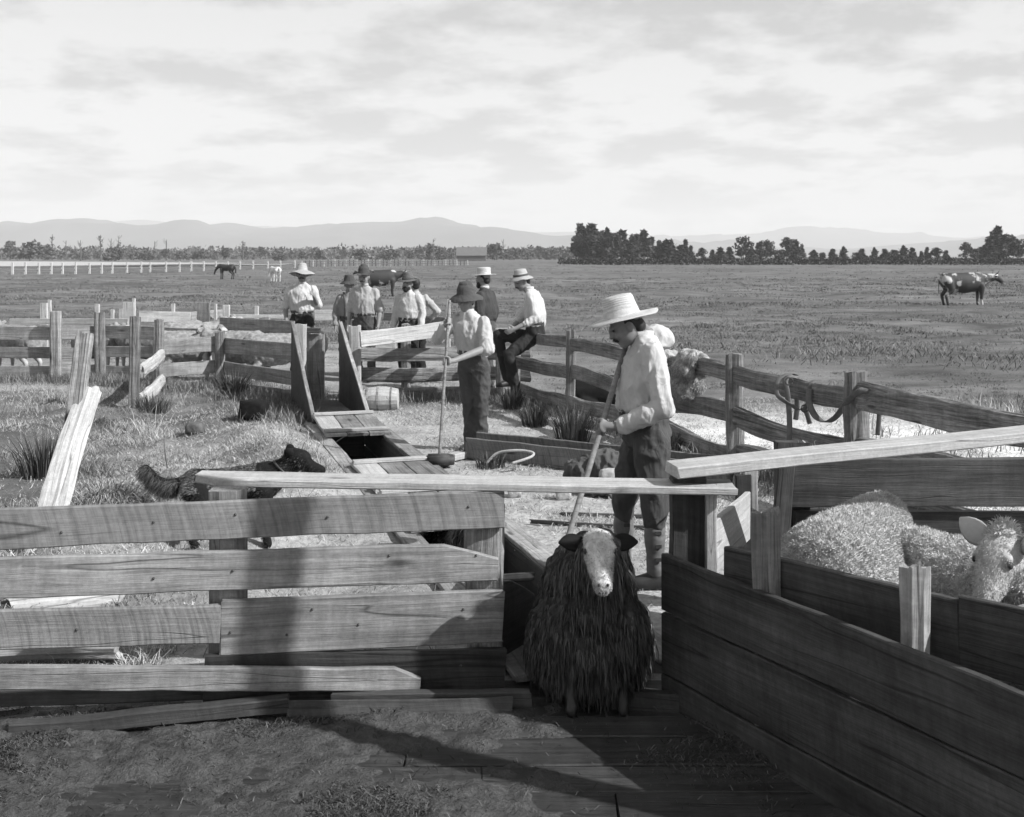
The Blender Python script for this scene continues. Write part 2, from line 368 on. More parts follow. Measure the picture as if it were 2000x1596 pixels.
# soft bodies: closed shells added to one bmesh, then fused into one continuous surface
def add_shell(bm, V, Fc):
    vs_ = [bm.verts.new(v) for v in V]
    for f in Fc:
        try: bm.faces.new([vs_[i] for i in f])
        except ValueError: pass
def ball(bm, c, r, sub=2, rot=None):
    r = Vector((r, r, r)) if isinstance(r, (int, float)) else Vector(r)
    m = Matrix.Translation(Vector(c)) @ (rot.to_4x4() if rot else Matrix.Identity(4)) @ Matrix.Diagonal((r.x, r.y, r.z, 1))
    bmesh.ops.create_icosphere(bm, subdivisions=sub, radius=1, matrix=m)
def cone(bm, a, b, ra, rb, n=14):
    a = Vector(a); b = Vector(b)
    if (b - a).length < 1e-5: return
    m, L = basis(a, b, (0, 0, 1))
    rg = [[m @ Vector((x, math.cos(q) * r, math.sin(q) * r)) for q in [2 * math.pi * k / n for k in range(n)]] for x, r in ((0, ra), (L, rb))]
    V, Fc = rings_mesh(rg); add_shell(bm, V, Fc)
def chain(bm, pts, rad):
    for i in range(len(pts)):
        ball(bm, pts[i], rad[i])
        if i: cone(bm, pts[i - 1], pts[i], rad[i - 1], rad[i])
def loft(bm, rings, n=20):
    """rings: (centre, rx vector, ry vector)"""
    rg = [[Vector(c) + Vector(a) * math.cos(q) + Vector(b) * math.sin(q) for q in [2 * math.pi * k / n for k in range(n)]] for c, a, b in rings]
    V, Fc = rings_mesh(rg); add_shell(bm, V, Fc)
_tmp = bpy.data.scenes.new('bake')
def fuse(name, bm, voxel, mat, parent=None, smooth=4, disp=None, m=None):
    bmesh.ops.recalc_face_normals(bm, faces=bm.faces)
    me = bpy.data.meshes.new(name); bm.to_mesh(me); bm.free()
    o = bpy.data.objects.new('bake_tmp', me); _tmp.collection.objects.link(o)
    md = o.modifiers.new('r', 'REMESH'); md.mode = 'VOXEL'; md.voxel_size = voxel
    if smooth:
        ms = o.modifiers.new('s', 'SMOOTH'); ms.factor = 0.5; ms.iterations = smooth
    with bpy.context.temp_override(scene=_tmp, view_layer=_tmp.view_layers[0]): dg = bpy.context.evaluated_depsgraph_get(); dg.update()
    me2 = bpy.data.meshes.new_from_object(o.evaluated_get(dg)); me2.name = name
    bpy.data.objects.remove(o); bpy.data.meshes.remove(me)
    if disp:
        nv = len(me2.vertices); co = np.empty(nv * 3); me2.vertices.foreach_get('co', co); no = np.empty(nv * 3)
        me2.vertex_normals.foreach_get('vector', no); co = co.reshape(-1, 3); no = no.reshape(-1, 3)
        d = np.array([disp(Vector(c)) for c in co]); co += no * d[:, None]
        me2.vertices.foreach_set('co', co.ravel()); me2.update()
    me2.shade_smooth(); me2.materials.clear(); me2.materials.append(mat)
    return link(bpy.data.objects.new(name, me2), parent, m)
def folds(amp, fx=16, fz=5, seed=0.0):
    """cloth creases: sharp ridges that run mostly down the limb, breaking up at random"""
    def f(p):
        w0 = mnoise.noise_vector(p * 3.0 + Vector((seed, 1, 2))) * 0.07
        q = Vector(((p.x + w0.x) * fx + seed, (p.y + w0.y) * fx, (p.z + w0.z) * fz + (p.x - p.y) * fx * 0.35))
        a = 1 - abs(mnoise.noise(q)) * 2.4; b = 1 - abs(mnoise.noise(q * 1.9 + Vector((5, 3, 1)))) * 2.4; c = mnoise.noise(p * 7 + Vector((seed, 0, 4)))
        return amp * (max(a, 0) ** 1.5 * 0.95 + max(b, 0) ** 1.5 * 0.45 + c * 0.5 - 0.45)
    return f

# strands: blades, fibres, leaves
def strands(name, base, mid, tip, side, tone, mat, parent=None, m=None):
    """base, mid, tip (N,3); side (N,3) half-width vector at the base; three triangles a strand"""
    n = len(base); V = np.empty((n, 5, 3))
    V[:, 0] = base - side; V[:, 1] = base + side; V[:, 2] = mid - side * 0.8; V[:, 3] = mid + side * 0.8; V[:, 4] = tip
    i = (np.arange(n) * 5)[:, None]
    T = np.concatenate([i + [0, 1, 3], i + [0, 3, 2], i + [2, 3, 4]], 1).reshape(-1)
    me = bpy.data.meshes.new(name); me.vertices.add(n * 5); me.vertices.foreach_set('co', V.ravel())
    me.loops.add(n * 9); me.loops.foreach_set('vertex_index', T.astype(np.int32))
    me.polygons.add(n * 3); me.polygons.foreach_set('loop_start', np.arange(0, n * 9, 3, dtype=np.int32))
    me.update(calc_edges=True); me.validate()
    at = me.attributes.new('tone', 'FLOAT', 'POINT'); at.data.foreach_set('value', np.repeat(tone, 5).astype(np.float32))
    me.materials.append(mat)
    o = bpy.data.objects.new(name, me)
    return link(o, parent, m)
def blades(name, xy, z, length, width, lean, mat, tone=None, parent=None, leandir=None, droop=0.5):
    n = len(xy); a = rng.uniform(0, 2 * np.pi, n) if leandir is None else leandir
    d = np.stack([np.cos(a), np.sin(a), np.zeros(n)], 1); up = np.array([0, 0, 1.0])
    length = np.broadcast_to(length, n); lean = np.broadcast_to(lean, n); width = np.broadcast_to(width, n)
    b = np.concatenate([xy, z[:, None] - 0.01], 1)
    mid = b + up * (length * 0.55 * np.cos(lean * 0.6))[:, None] + d * (length * 0.55 * np.sin(lean * 0.6))[:, None]
    tip = mid + up * (length * 0.45 * np.cos(lean * (1 + droop)))[:, None] + d * (length * 0.45 * np.sin(lean * (1 + droop)))[:, None]
    c = rng.uniform(0, 2 * np.pi, n); s = np.stack([np.cos(c), np.sin(c), np.zeros(n)], 1) * (width / 2)[:, None]
    return strands(name, b, mid, tip, s, rng.uniform(0, 1, n) if tone is None else tone, mat, parent)
def surface_points(o, n, keep=None):
    me = o.data; me.calc_loop_triangles(); nt_ = len(me.loop_triangles)
    tri = np.empty(nt_ * 3, np.int32); me.loop_triangles.foreach_get('vertices', tri); tri = tri.reshape(-1, 3)
    co = np.empty(len(me.vertices) * 3); me.vertices.foreach_get('co', co); co = co.reshape(-1, 3)
    a, b, c = co[tri[:, 0]], co[tri[:, 1]], co[tri[:, 2]]; nr = np.cross(b - a, c - a); ar = np.linalg.norm(nr, axis=1); 
    ctr = (a + b + c) / 3; w = ar.copy()
    if keep is not None: w = w * keep(ctr)
    t = rng.choice(nt_, n, p=w / w.sum()); u = rng.uniform(0, 1, n); v = rng.uniform(0, 1, n); f = u + v > 1; u[f] = 1 - u[f]; v[f] = 1 - v[f]
    p = a[t] + (b[t] - a[t]) * u[:, None] + (c[t] - a[t]) * v[:, None]
    return p, nr[t] / np.maximum(ar[t], 1e-9)[:, None]
def fur(name, src, n, length, width, mat, parent, comb=(0, 0, -1), lift=0.5, keep=None, jitter=0.35, clump=0.0, tone=None):
    p, nr = surface_points(src, n, keep); comb = np.asarray(comb, float)
    L = length * rng.uniform(0.6, 1.3, n)
    if clump: L = L * (0.6 + 0.8 * vn(p[:, 0] * clump + p[:, 2] * clump * 0.7, p[:, 1] * clump + p[:, 2] * clump, 3))
    d = nr * lift + comb[None] * (1 - lift) + rng.normal(0, jitter, (n, 3))
    d /= np.linalg.norm(d, axis=1)[:, None]
    d2 = d + comb[None] * 0.5 * (1 - lift) - nr * 0.15 + rng.normal(0, jitter * 0.5, (n, 3)); d2 /= np.linalg.norm(d2, axis=1)[:, None]
    mid = p + d * (L * 0.5)[:, None]; tip = mid + d2 * (L * 0.5)[:, None]
    s = np.cross(d, rng.normal(0, 1, (n, 3))); s /= np.linalg.norm(s, axis=1)[:, None] + 1e-9
    tn = rng.uniform(0, 1, n) if tone is None else tone(p)
    return strands(name, p - nr * 0.004, mid, tip, s * width / 2, tn, mat, parent)
# ------------------------------------------------------------------ the lie of the land
# dip trench: a long narrow bath sunk in the ground, from the chute down to the gap
T0 = Vector((-1.70, 11.98)); TU = Vector((0.295, -0.955)).normalized(); TN = Vector((-TU.y, TU.x)); TW = 0.26
T_A, T_B = -0.75, 7.25
def tpt(s, off, z=0.0): q = T0 + TU * s + TN * off; return Vector((q.x, q.y, z))
def trench_sw(x, y):
    dx = x - T0.x; dy = y - T0.y
    return dx * TU.x + dy * TU.y, dx * TN.x + dy * TN.y
def fence_x(y): return 0.695 + (13.3 - y) * 0.4225          # line of the right-hand post and rail fence
def gz(x, y):
    x = np.asarray(x, float); y = np.asarray(y, float)
    r = np.hypot(x, y)
    z = 0.05 * (fbm(x * 0.9, y * 0.9, 4, 11) - 0.5) + 0.03 * (fbm(x * 4, y * 4, 3, 5) - 0.5)
    near = sstep(5.4, 4.6, y) * sstep(-0.5, 0.5, y)
    z = z * (1 - near) + near * (-0.055)
    s, w = trench_sw(x, y)
    bank = np.exp(-((w + 0.85) / 0.55) ** 2) * sstep(-1.5, 0.5, s) * sstep(4.6, 3.0, s)
    z = z + 0.16 * bank
    lump = sstep(-.4, -.9, w) * sstep(5.2, 6.2, y) * sstep(18, 15, y)
    z = z + lump * (0.24 * (fbm(x * 1.7, y * 1.7, 4, 13) - .5) + 0.08 * (fbm(x * 6, y * 6, 3, 15) - .5))
    z = z + 0.32 * np.exp(-(((x + 2.72) / 0.35) ** 2 + ((y - 7.6) / 0.7) ** 2))          # earth thrown up at the strainer post
    fld = sstep(18, 30, r)
    z = z + fld * (0.34 * (fbm(x * 0.35, y * 0.35, 4, 21) - 0.5) + 0.5 * (fbm(x * 0.02, y * 0.02, 3, 25) - 0.5))
    z = z * (1 - 0.75 * sstep(120, 400, r))
    flat = np.exp(-(np.clip(np.abs(w) - 0.25, 0, 9) / 0.25) ** 2) * sstep(-1.2, -0.6, s) * sstep(8.1, 7.5, s)
    z = z * (1 - flat) - 0.004 * flat
    return z
def gz1(x, y): return float(gz(np.array([x]), np.array([y]))[0])
def bare(x, y):
    """0 grass .. 1 trodden earth"""
    x = np.asarray(x, float); y = np.asarray(y, float); s, w = trench_sw(x, y)
    b = sstep(-0.15, 0.35, w) * sstep(14.6, 13.4, y)                                       # yard right of the dip
    race = sstep(0.3, 0.9, x - fence_x(y)) * sstep(6.0, 4.3, x - fence_x(y) + 0.25 * (y - 9)) * sstep(14.5, 12.5, y)   # worn track beyond the fence
    b = np.maximum(b, race)
    b = np.maximum(b, sstep(5.3, 4.9, y) * 0.9)
    b = np.maximum(b, 0.78 * sstep(-3.6, -0.6, w) * sstep(-1.0, 1.0, s) * sstep(14.5, 12.5, y))
    pen = sstep(14.8, 16.0, y) * sstep(25, 23, y) * sstep(0.8, -0.3, x) * 0.55
    b = np.maximum(b, pen)
    b = b + (fbm(x * 1.3, y * 1.3, 4, 31) - 0.5) * 0.7 * (b > 0.02)
    return np.clip(b, 0, 1)

def pale(x, y):
    """dry dusty track beyond the right fence"""
    x = np.asarray(x, float); y = np.asarray(y, float); u = x - fence_x(y)
    return np.clip(sstep(0.1, 0.7, u) * sstep(6.5, 3.5, u + 0.2 * (y - 9)) * sstep(14.0, 11.5, y) * (0.6 + 0.8 * (fbm(x * .9, y * .9, 4, 37) - .3)), 0, 1)
def ground_mat():
    m, t, b = new_mat('earth_and_pasture'); n = N(t)
    o = n.node('ShaderNodeTexCoord').outputs['Object']
    ba = n.node('ShaderNodeAttribute', attribute_name='bare').outputs['Fac']
    fine = n.noise(o, 22, 6, 0.68); mid = n.noise(o, 3.0, 5, 0.6); wide = n.noise(n.mapping(o, (0.05, 0.09, 1)), 1.0, 5, 0.62); patch = n.noise(n.mapping(o, (0.5, 0.8, 1)), 1.0, 5, 0.65)
    soil = n.math('MULTIPLY', n.maprange(fine, 0.25, 0.75, 0.22, 0.60), n.maprange(mid, 0.3, 0.7, 0.72, 1.2))
    past = n.math('MULTIPLY', n.maprange(patch, 0.3, 0.7, 0.06, 0.20), n.math('MULTIPLY', n.maprange(wide, 0.3, 0.7, 0.6, 1.45), n.maprange(fine, 0.3, 0.7, 0.8, 1.2)))
    pa_ = n.node('ShaderNodeAttribute', attribute_name='pale').outputs['Fac']
    soil = n.math('MULTIPLY', soil, n.maprange(pa_, 0, 1, 0.9, 1.9))
    mix = n.node('ShaderNodeMix', {0: ba, 2: past, 3: soil}, data_type='FLOAT').outputs[0]
    t.links.new(n.grey(mix), b.inputs['Base Color']); b.inputs['Roughness'].default_value = 0.95; b.inputs['Specular IOR Level'].default_value = 0.1
    hh = n.math('ADD', fine, n.math('MULTIPLY', mid, 1.5)); t.links.new(n.bump(hh, 0.7, 0.03), b.inputs['Normal'])
    return m
def axis(lo, hi, step, lo_far, hi_far, g=1.075):
    a = list(np.arange(lo, hi + 1e-6, step)); s = step
    while a[-1] < hi_far: s *= g; a.append(a[-1] + s)
    s = step
    while a[0] > lo_far: s *= g; a.insert(0, a[0] - s)
    return np.array(a)
gx = axis(-4.6, 4.6, 0.065, -7000, 7000); gy = axis(2.6, 16.5, 0.065, -400, 9000)
GX, GY = np.meshgrid(gx, gy); GZ = gz(GX, GY)
nx, ny = len(gx), len(gy)
idx = np.arange(nx * ny).reshape(ny, nx)
quads = np.stack([idx[:-1, :-1], idx[:-1, 1:], idx[1:, 1:], idx[1:, :-1]], -1).reshape(-1, 4)
qc = np.stack([(GX[:-1, :-1] + GX[1:, 1:]) / 2, (GY[:-1, :-1] + GY[1:, 1:]) / 2], -1).reshape(-1, 2)
ts, tw = trench_sw(qc[:, 0], qc[:, 1])
quads = quads[~((np.abs(tw) < TW + 0.03) & (ts > T_A) & (ts < T_B))]
me = bpy.data.meshes.new('ground'); me.vertices.add(nx * ny)
me.vertices.foreach_set('co', np.stack([GX, GY, GZ], -1).ravel())
me.loops.add(len(quads) * 4); me.loops.foreach_set('vertex_index', quads.ravel().astype(np.int32))
me.polygons.add(len(quads)); me.polygons.foreach_set('loop_start', np.arange(0, len(quads) * 4, 4, dtype=np.int32))
me.update(calc_edges=True)
me.attributes.new('bare', 'FLOAT', 'POINT').data.foreach_set('value', bare(GX, GY).ravel().astype(np.float32))
me.attributes.new('pale', 'FLOAT', 'POINT').data.foreach_set('value', pale(GX, GY).ravel().astype(np.float32))
me.shade_smooth(); me.materials.append(ground_mat())
ground = link(bpy.data.objects.new('ground', me)); tag(ground, 'rough pasture and trodden yard earth', kind='structure')

# ------------------------------------------------------------------ hills
HILL = plain('hill_bush', 0.09, 0.95, 0.4, 0.004)
def ridge(name, prof, dist, depth, label, seed):
    xs = np.linspace(-7500, 7500, 420); ds = np.linspace(0, depth, 26); V = []
    px = 1000 + xs / dist * F
    base = np.interp(px, [p[0] for p in prof], [HZ - p[1] for p in prof]) * dist / F
    base = base + (fbm(xs * 0.005, xs * 0 + seed, 5, seed) - 0.5) * 12
    for j, d in enumerate(ds):
        f = j / (len(ds) - 1); env = math.sin(min(1, f / 0.6) * math.pi / 2) if f <= 0.6 else math.cos((f - 0.6) / 0.4 * math.pi / 2) * 0.9 + 0.1
        spur = (fbm(xs * 0.003 + 3, ds[j] * 0.003 + xs * 0, 4, seed + 7) - 0.5) * 150 * math.sin(f * math.pi) * (1 if f < 0.55 else 0.2)
        z = base * env + spur * (f < 0.55)
        for x, zz in zip(xs, z): V.append((x, dist - depth * 0.6 + d, float(zz) - (30 if j in (0, len(ds) - 1) else 0)))
    nn = len(xs); Fc = [(j * nn + i, j * nn + i + 1, (j + 1) * nn + i + 1, (j + 1) * nn + i) for j in range(len(ds) - 1) for i in range(nn - 1)]
    o = mesh_obj(name, V, Fc, HILL, None, smooth=True); return tag(o, label, kind='structure')
ridge('hills', [(-900, 455), (-300, 446), (45, 452), (110, 438), (180, 436), (260, 447), (330, 450), (400, 441), (455, 434), (520, 446), (600, 444), (680, 440), (730, 435), (800, 438), (850, 440), (900, 443), (960, 451), (1010, 459), (1060, 463), (1120, 461), (1190, 466), (1300, 480), (1450, 484), (1600, 486), (1700, 482), (1800, 474), (1900, 467), (2000, 463), (2200, 460), (2900, 466)],
      5200, 2200, 'long range of low bush-covered hills', 3)
ridge('far_hills', [(-900, 450), (0, 446), (200, 436), (280, 429), (360, 437), (500, 448), (700, 452), (1000, 455), (1150, 452), (1300, 462), (1480, 456), (1560, 449), (1650, 455), (1800, 463), (2000, 468), (2900, 470)],
      8200, 1500, 'faint farther range of hills', 8)
# ------------------------------------------------------------------ far country: dry field, fence, hedge, trees, barn
DRY = plain('dry_field_grass', 0.40, 0.95, 0.2, 0.15)
dfv = [(-260, 165), (-150, 172), (-70, 195), (-47, 232), (-50, 261), (-85, 300), (-160, 370), (-330, 420)]
mesh_obj('dry_field', [(x, y, 0.14) for x, y in dfv], [tuple(range(len(dfv)))], DRY)
tag(bpy.data.objects['dry_field'], 'pale strip of dry field beyond the far fence', kind='structure')

def leaf_cloud(centres, radii, per, size):
    B, M_, T_, S, tn = [], [], [], [], []
    for c, r in zip(centres, radii):
        n = per; d = rng.normal(0, 1, (n, 3)); d /= np.linalg.norm(d, axis=1)[:, None]
        p = np.asarray(c) + d * np.asarray(r) * rng.uniform(0.55, 1.05, n)[:, None]
        u = d * 0.6 + rng.normal(0, 0.6, (n, 3)); u /= np.linalg.norm(u, axis=1)[:, None]; L = size * rng.uniform(0.6, 1.4, n)[:, None]
        s = np.cross(u, rng.normal(0, 1, (n, 3))); s /= np.linalg.norm(s, axis=1)[:, None]
        B.append(p); M_.append(p + u * L * 0.5); T_.append(p + u * L + rng.normal(0, 0.1, (n, 3)) * L); S.append(s * L * 0.38)
        tn.append(np.clip(rng.uniform(0, 1) * 0.5 + rng.uniform(0, 0.5, n), 0, 1))
    return [np.concatenate(a) for a in (B, M_, T_, S)] + [np.concatenate(tn)]
def tree_proto(kind, seed):
    """unit-height tree"""
    rr = np.random.default_rng(seed); cs, rs = [], []
    if kind == 'round':
        for i in range(20):
            a = rr.uniform(0, 6.28); h = rr.uniform(0.30, 0.92); w = 0.30 * math.sin(min(1, max(0.12, (h - 0.1) / 0.85)) * math.pi) ** 0.6 * rr.uniform(0.3, 1)
            cs.append((math.cos(a) * w, math.sin(a) * w, h)); rs.append((0.11, 0.11, 0.085))
    elif kind == 'tall':
        for i in range(26):
            a = rr.uniform(0, 6.28); h = rr.uniform(0.16, 0.95); w = 0.17 * (1.0 - h) ** 0.75 * rr.uniform(0.2, 1.15) / (.35 ** .2)
            cs.append((math.cos(a) * w, math.sin(a) * w, h)); rs.append((0.085 * (1.25 - h), 0.085 * (1.25 - h), 0.085))
    else:
        for i in range(16):
            a = rr.uniform(0, 6.28); h = rr.uniform(0.15, 0.85); w = 0.6 * math.sin(min(1, h + 0.15) * math.pi) ** 0.5 * rr.uniform(0.2, 1)
            cs.append((math.cos(a) * w, math.sin(a) * w, h)); rs.append((0.22, 0.22, 0.16))
    crown = leaf_cloud(cs, rs, 42, 0.075 if kind != 'bush' else 0.13)
    pts = [(0, 0, -0.05), (0.01, 0.01, 0.2), (-0.01, 0.0, 0.5), (0.0, 0.01, 0.8)]
    V, Fc = sweep('', pts, 0.028, None, side=6, n=3, taper=lambda f: 1 - 0.8 * f, raw=True)
    k = len(V)
    for j in range(5):
        a = rr.uniform(0, 6.28); h = rr.uniform(0.3, 0.6); q = [(0, 0, h), (math.cos(a) * 0.1, math.sin(a) * 0.1, h + 0.1), (math.cos(a) * 0.2, math.sin(a) * 0.2, h + 0.24)]
        v2, f2 = sweep('', q, 0.012, None, side=5, n=2, taper=lambda f: 1 - 0.7 * f, raw=True)
        Fc += [tuple(i + len(V) for i in f) for f in f2]; V += v2
    return crown, (V, Fc)
_trees = {}
def tree(kind, var, x, y, h, wide, name, label, group, mat, rot=0.0):
    key = (kind, var, mat.name)
    z = gz1(x, y) - 0.05; m = Matrix.Translation((x, y, z)) @ Matrix.Rotation(rot, 4, 'Z') @ Matrix.Diagonal((h * wide, h * wide, h, 1))
    t = thing(name, label, 'tree' if kind != 'bush' else 'bush', (x, y, z), group)
    if key not in _trees:
        cr, (V, Fc) = tree_proto(kind, var * 17 + len(kind))
        c = strands('crown', *cr, mat, t, m); tr = mesh_obj('trunk', V, Fc, BARK, t, m, smooth=True); _trees[key] = (c.data, tr.data)
    else:
        for nm, d in zip(('crown', 'trunk'), _trees[key]): link(bpy.data.objects.new(nm, d), t, m)
    return t
right_trees = [(1132,445,'tall'),(1146,452,'tall'),(1157,444,'tall'),(1174,455,'tall'),(1189,448,'tall'),(1202,462,'tall'),(1213,458,'tall'),(1235,458,'tall'),(1255,457,'tall'),(1270,462,'tall'),(1285,476,'tall'),(1299,466,'tall'),(1313,472,'tall'),(1338,476,'tall'),(1352,485,'tall'),(1372,490,'tall'),(1390,492,'tall'),(1407,484,'tall'),(1426,487,'tall'),(1451,465,'round'),(1466,486,'tall'),(1482,470,'tall'),(1497,467,'tall'),(1506,474,'tall'),(1522,486,'tall'),(1534,468,'round'),(1551,468,'tall'),(1568,485,'tall'),(1588,490,'tall'),(1608,492,'round'),(1627,490,'tall'),(1649,484,'tall'),(1671,490,'tall'),(1686,489,'tall'),(1706,488,'tall'),(1725,488,'tall'),(1738,491,'tall'),(1750,487,'tall'),(1767,485,'tall'),(1784,488,'tall'),(1797,491,'tall'),(1808,488,'tall'),(1828,488,'tall'),(1848,492,'tall'),(1887,478,'tall'),(1905,492,'tall'),(1918,490,'tall'),(1932,470,'tall'),(1948,438,'tall'),(1972,462,'tall'),(1992,468,'tall')]
right_trees = sorted(right_trees + [(1138, 456, 'tall'), (1150, 450, 'round'), (1166, 452, 'tall'), (1181, 456, 'tall'), (1196, 460, 'tall'), (1220, 464, 'round'), (1244, 462, 'tall'), (1263, 466, 'tall'), (1292, 474, 'tall'), (1326, 480, 'tall')])
nR = len(right_trees); ordn = ['first', 'second', 'third', 'fourth', 'fifth', 'sixth', 'seventh', 'eighth', 'ninth', 'tenth', 'eleventh', 'twelfth', 'thirteenth', 'fourteenth', 'fifteenth', 'sixteenth', 'seventeenth', 'eighteenth', 'nineteenth', 'twentieth', 'twenty-first', 'twenty-second', 'twenty-third', 'twenty-fourth', 'twenty-fifth', 'twenty-sixth', 'twenty-seventh', 'twenty-eighth', 'twenty-ninth', 'thirtieth', 'thirty-first', 'thirty-second', 'thirty-third', 'thirty-fourth']
for i, (px, py, k) in enumerate(right_trees):
    d = R.uniform(285, 335); p = P(px + R.uniform(-3, 3), py + R.uniform(-5, 4), d); h = p.z + 0.4; k = 'round' if R.random() < .3 else k
    lb = f'dark tree above the long hedge, {ordn[i]} from the left' if i < 30 else f'dark tree above the long hedge, {ordn[nR - 1 - i]} from the right'
    tree(k, R.randrange(3), p.x, d, h, R.uniform(.85, 1.7) * (1.25 if h < 5 else 1) * (.75 if k == 'round' else 1), 'shelter_tree', lb, 'trees behind the long hedge', LEAF, R.uniform(0, 6.28))
left_bush = [(20,472),(58,473),(88,478),(131,482),(160,490),(190,491),(225,482),(262,492),(285,487),(323,487),(352,492),(395,487),(441,485),(478,491),(510,483),(548,493),(590,492),(625,490),(670,488),(702,487),(735,491),(760,488),(800,490),(837,477),(862,488),(878,490),(966,475),(985,488),(1005,481),(1030,485),(1054,482),(1075,482),(1100,480)]
nL = len(left_bush)
for i, (px, py) in enumerate(left_bush):
    d = R.uniform(400, 620); p = P(px, py, d)
    lb = f'scrub bush on the skyline, {ordn[i]} from the left' if i < 17 else f'scrub bush on the skyline, {ordn[nL - 1 - i]} from the right'
    tree('bush' if R.random() < 0.6 else 'round', R.randrange(3), p.x, d, p.z + 0.3, 1.25, 'scrub_bush', lb, 'bushes on the far left skyline', LEAF_P, R.uniform(0, 6))
snags = [(102,458,1),(129,470,0),(157,469,0),(196,461,1),(217,466,0),(232,460,1),(302,471,0),(325,468,0),(474,470,1),(846,467,0),(983,467,0)]
for i, (px, py, tuft) in enumerate(snags):
    d = R.uniform(430, 560); p = P(px, py, d); h = p.z
    lb = f'thin dead tree standing above the far scrub, {ordn[i]} from the left'
    t = thing('dead_tree', lb, 'tree', (p.x, d, 0), 'dead trees over the scrub')
    sweep('trunk', [(p.x, d, -0.2), (p.x + 0.2, d, h * 0.4), (p.x - 0.1, d, h * 0.7), (p.x + 0.15, d, h)], 0.32, BARK, t, side=6, n=3, taper=lambda f: 1 - 0.65 * f)
    for j in range(4):
        a = R.uniform(0, 6.28); z0 = h * R.uniform(0.55, 0.9)
        sweep('branch', [(p.x, d, z0), (p.x + math.cos(a) * 0.9, d + math.sin(a) * 0.9, z0 + 0.7), (p.x + math.cos(a) * 1.5, d + math.sin(a) * 1.5, z0 + 1.7)], 0.12, BARK, t, side=5, n=2, taper=lambda f: 1 - 0.7 * f)
    if tuft:
        strands('crown', *leaf_cloud([(p.x + R.uniform(-.5, .5), d + R.uniform(-.5, .5), h * R.uniform(.55, .98)) for _ in range(6)], [(0.5, 0.5, 0.6)] * 6, 14, 0.5), LEAF_P, t)
# far belt of scrub that reads as one mass
cs = []; rs = []
for i in range(800):
    px = R.uniform(-40, 1120); d = R.uniform(560, 900); cs.append(((px - 1000) * d / F, d, R.uniform(0.6, 5.4))); rs.append((5.0, 2.5, 2.0))
tag(strands('scrub_belt', *leaf_cloud(cs, rs, 26, 1.5), LEAF_P), 'grey belt of far scrub below the hills', 'scrub', kind='stuff')
# long clipped hedge
cs = []; rs = []
for i in range(330):
    x = 10.5 + i * 0.36; cs.append((x, 246 + R.uniform(-.3, .3) + (x - 10) * 0.02, 0.65 + R.uniform(-.1, .12))); rs.append((0.45, 0.55, 0.72))
hedge = thing('hedge', 'long low dark clipped hedge across the far paddock', 'hedge', (60, 246, 0))
strands('foliage', *leaf_cloud(cs, rs, 34, 0.36), LEAF, hedge)
# far paddock fence on the left
PALE_POST = plain('bleached_posts', 0.5, 0.9, 0.15, 3)
ff = thing('paddock_fence', 'far white post and rail fence along the dry field', 'fence', (-30, 130, 0))
fp = []
for i in range(23):
    px = 22 + i * 25 + R.uniform(-4, 4); f = (px - 22) / 560; yb = 536 - 13 * f; d = 4180 / (yb - 500); fp.append(((px - 1000) * d / F, d))
for i, (x, y) in enumerate(fp): board('post', (x, y, -0.2), (x, y, 1.15 + R.uniform(-.08, .1)), 0.22, 0.16, PALE_POST, ff, up=(1, 0, 0))
for i in range(len(fp) - 1):
    for z in (0.35, 0.75): board('rail', (*fp[i], z), (*fp[i + 1], z), 0.16, 0.06, FELT_M, ff)
f2 = thing('paling_fence', 'far line of short grey stakes behind the standing men', 'fence', (-15, 205, 0))
for i in range(46):
    px = 590 + i * 7.2; d = 205 + i * 0.5; x = (px - 1000) * d / F
    board('stake', (x, d, -0.2), (x + R.uniform(-.1, .1), d, R.uniform(0.9, 1.35)), 0.16, 0.12, PALE_POST if i % 3 == 0 else BARK, f2, up=(1, 0, 0))
for z in (0.45, 0.85): board('rail', ((590 - 1000) * 205 / F, 205.15, z), ((917 - 1000) * 228 / F, 228, z), 0.12, 0.06, BARK, f2, seg=6)
# barn
bx0, bd = -21.0, 430
barn = thing('barn', 'small pale gabled barn among the far scrub', 'barn', (bx0 + 6, bd, 0))
def bpart(name, V, Fc, mat): return mesh_obj(name, [(x + bx0, y + bd, z) for x, y, z in V], Fc, mat, barn)
BW = plain('barn_boards', 0.10, 0.9, 0.2, 0.5); BR = plain('barn_roof_shingles', 0.13, 0.9, 0.15, 0.5)
bpart('wall', [(0, 0, -1), (11, 0, -1), (11, 7, -1), (0, 7, -1), (0, 0, 2.2), (11, 0, 2.2), (11, 7, 2.2), (0, 7, 2.2), (0, 3.5, 4.9), (11, 3.5, 4.9)],
      [(0, 1, 5, 4), (2, 3, 7, 6), (0, 4, 8, 7, 3), (1, 2, 6, 9, 5)], BW)
for s, y0 in ((1, -0.5), (-1, 7.5)):
    bpart('roof', [(-.4, y0, 1.9), (11.4, y0, 1.9), (11.4, 3.5, 5.1), (-.4, 3.5, 5.1), (-.4, y0, 2.1), (11.4, y0, 2.1), (11.4, 3.5, 5.3), (-.4, 3.5, 5.3)],
          [(0, 1, 2, 3), (7, 6, 5, 4), (0, 4, 5, 1), (1, 5, 6, 2), (3, 2, 6, 7), (0, 3, 7, 4)], BR)
bpart('door', [(4, -0.06, 0), (6.2, -0.06, 0), (6.2, -0.06, 2), (4, -0.06, 2), (4, -.02, 0), (6.2, -.02, 0), (6.2, -.02, 2), (4, -.02, 2)], [(0, 1, 2, 3), (0, 4, 5, 1), (1, 5, 6, 2), (2, 6, 7, 3), (3, 7, 4, 0), (4, 7, 6, 5)], BARK)
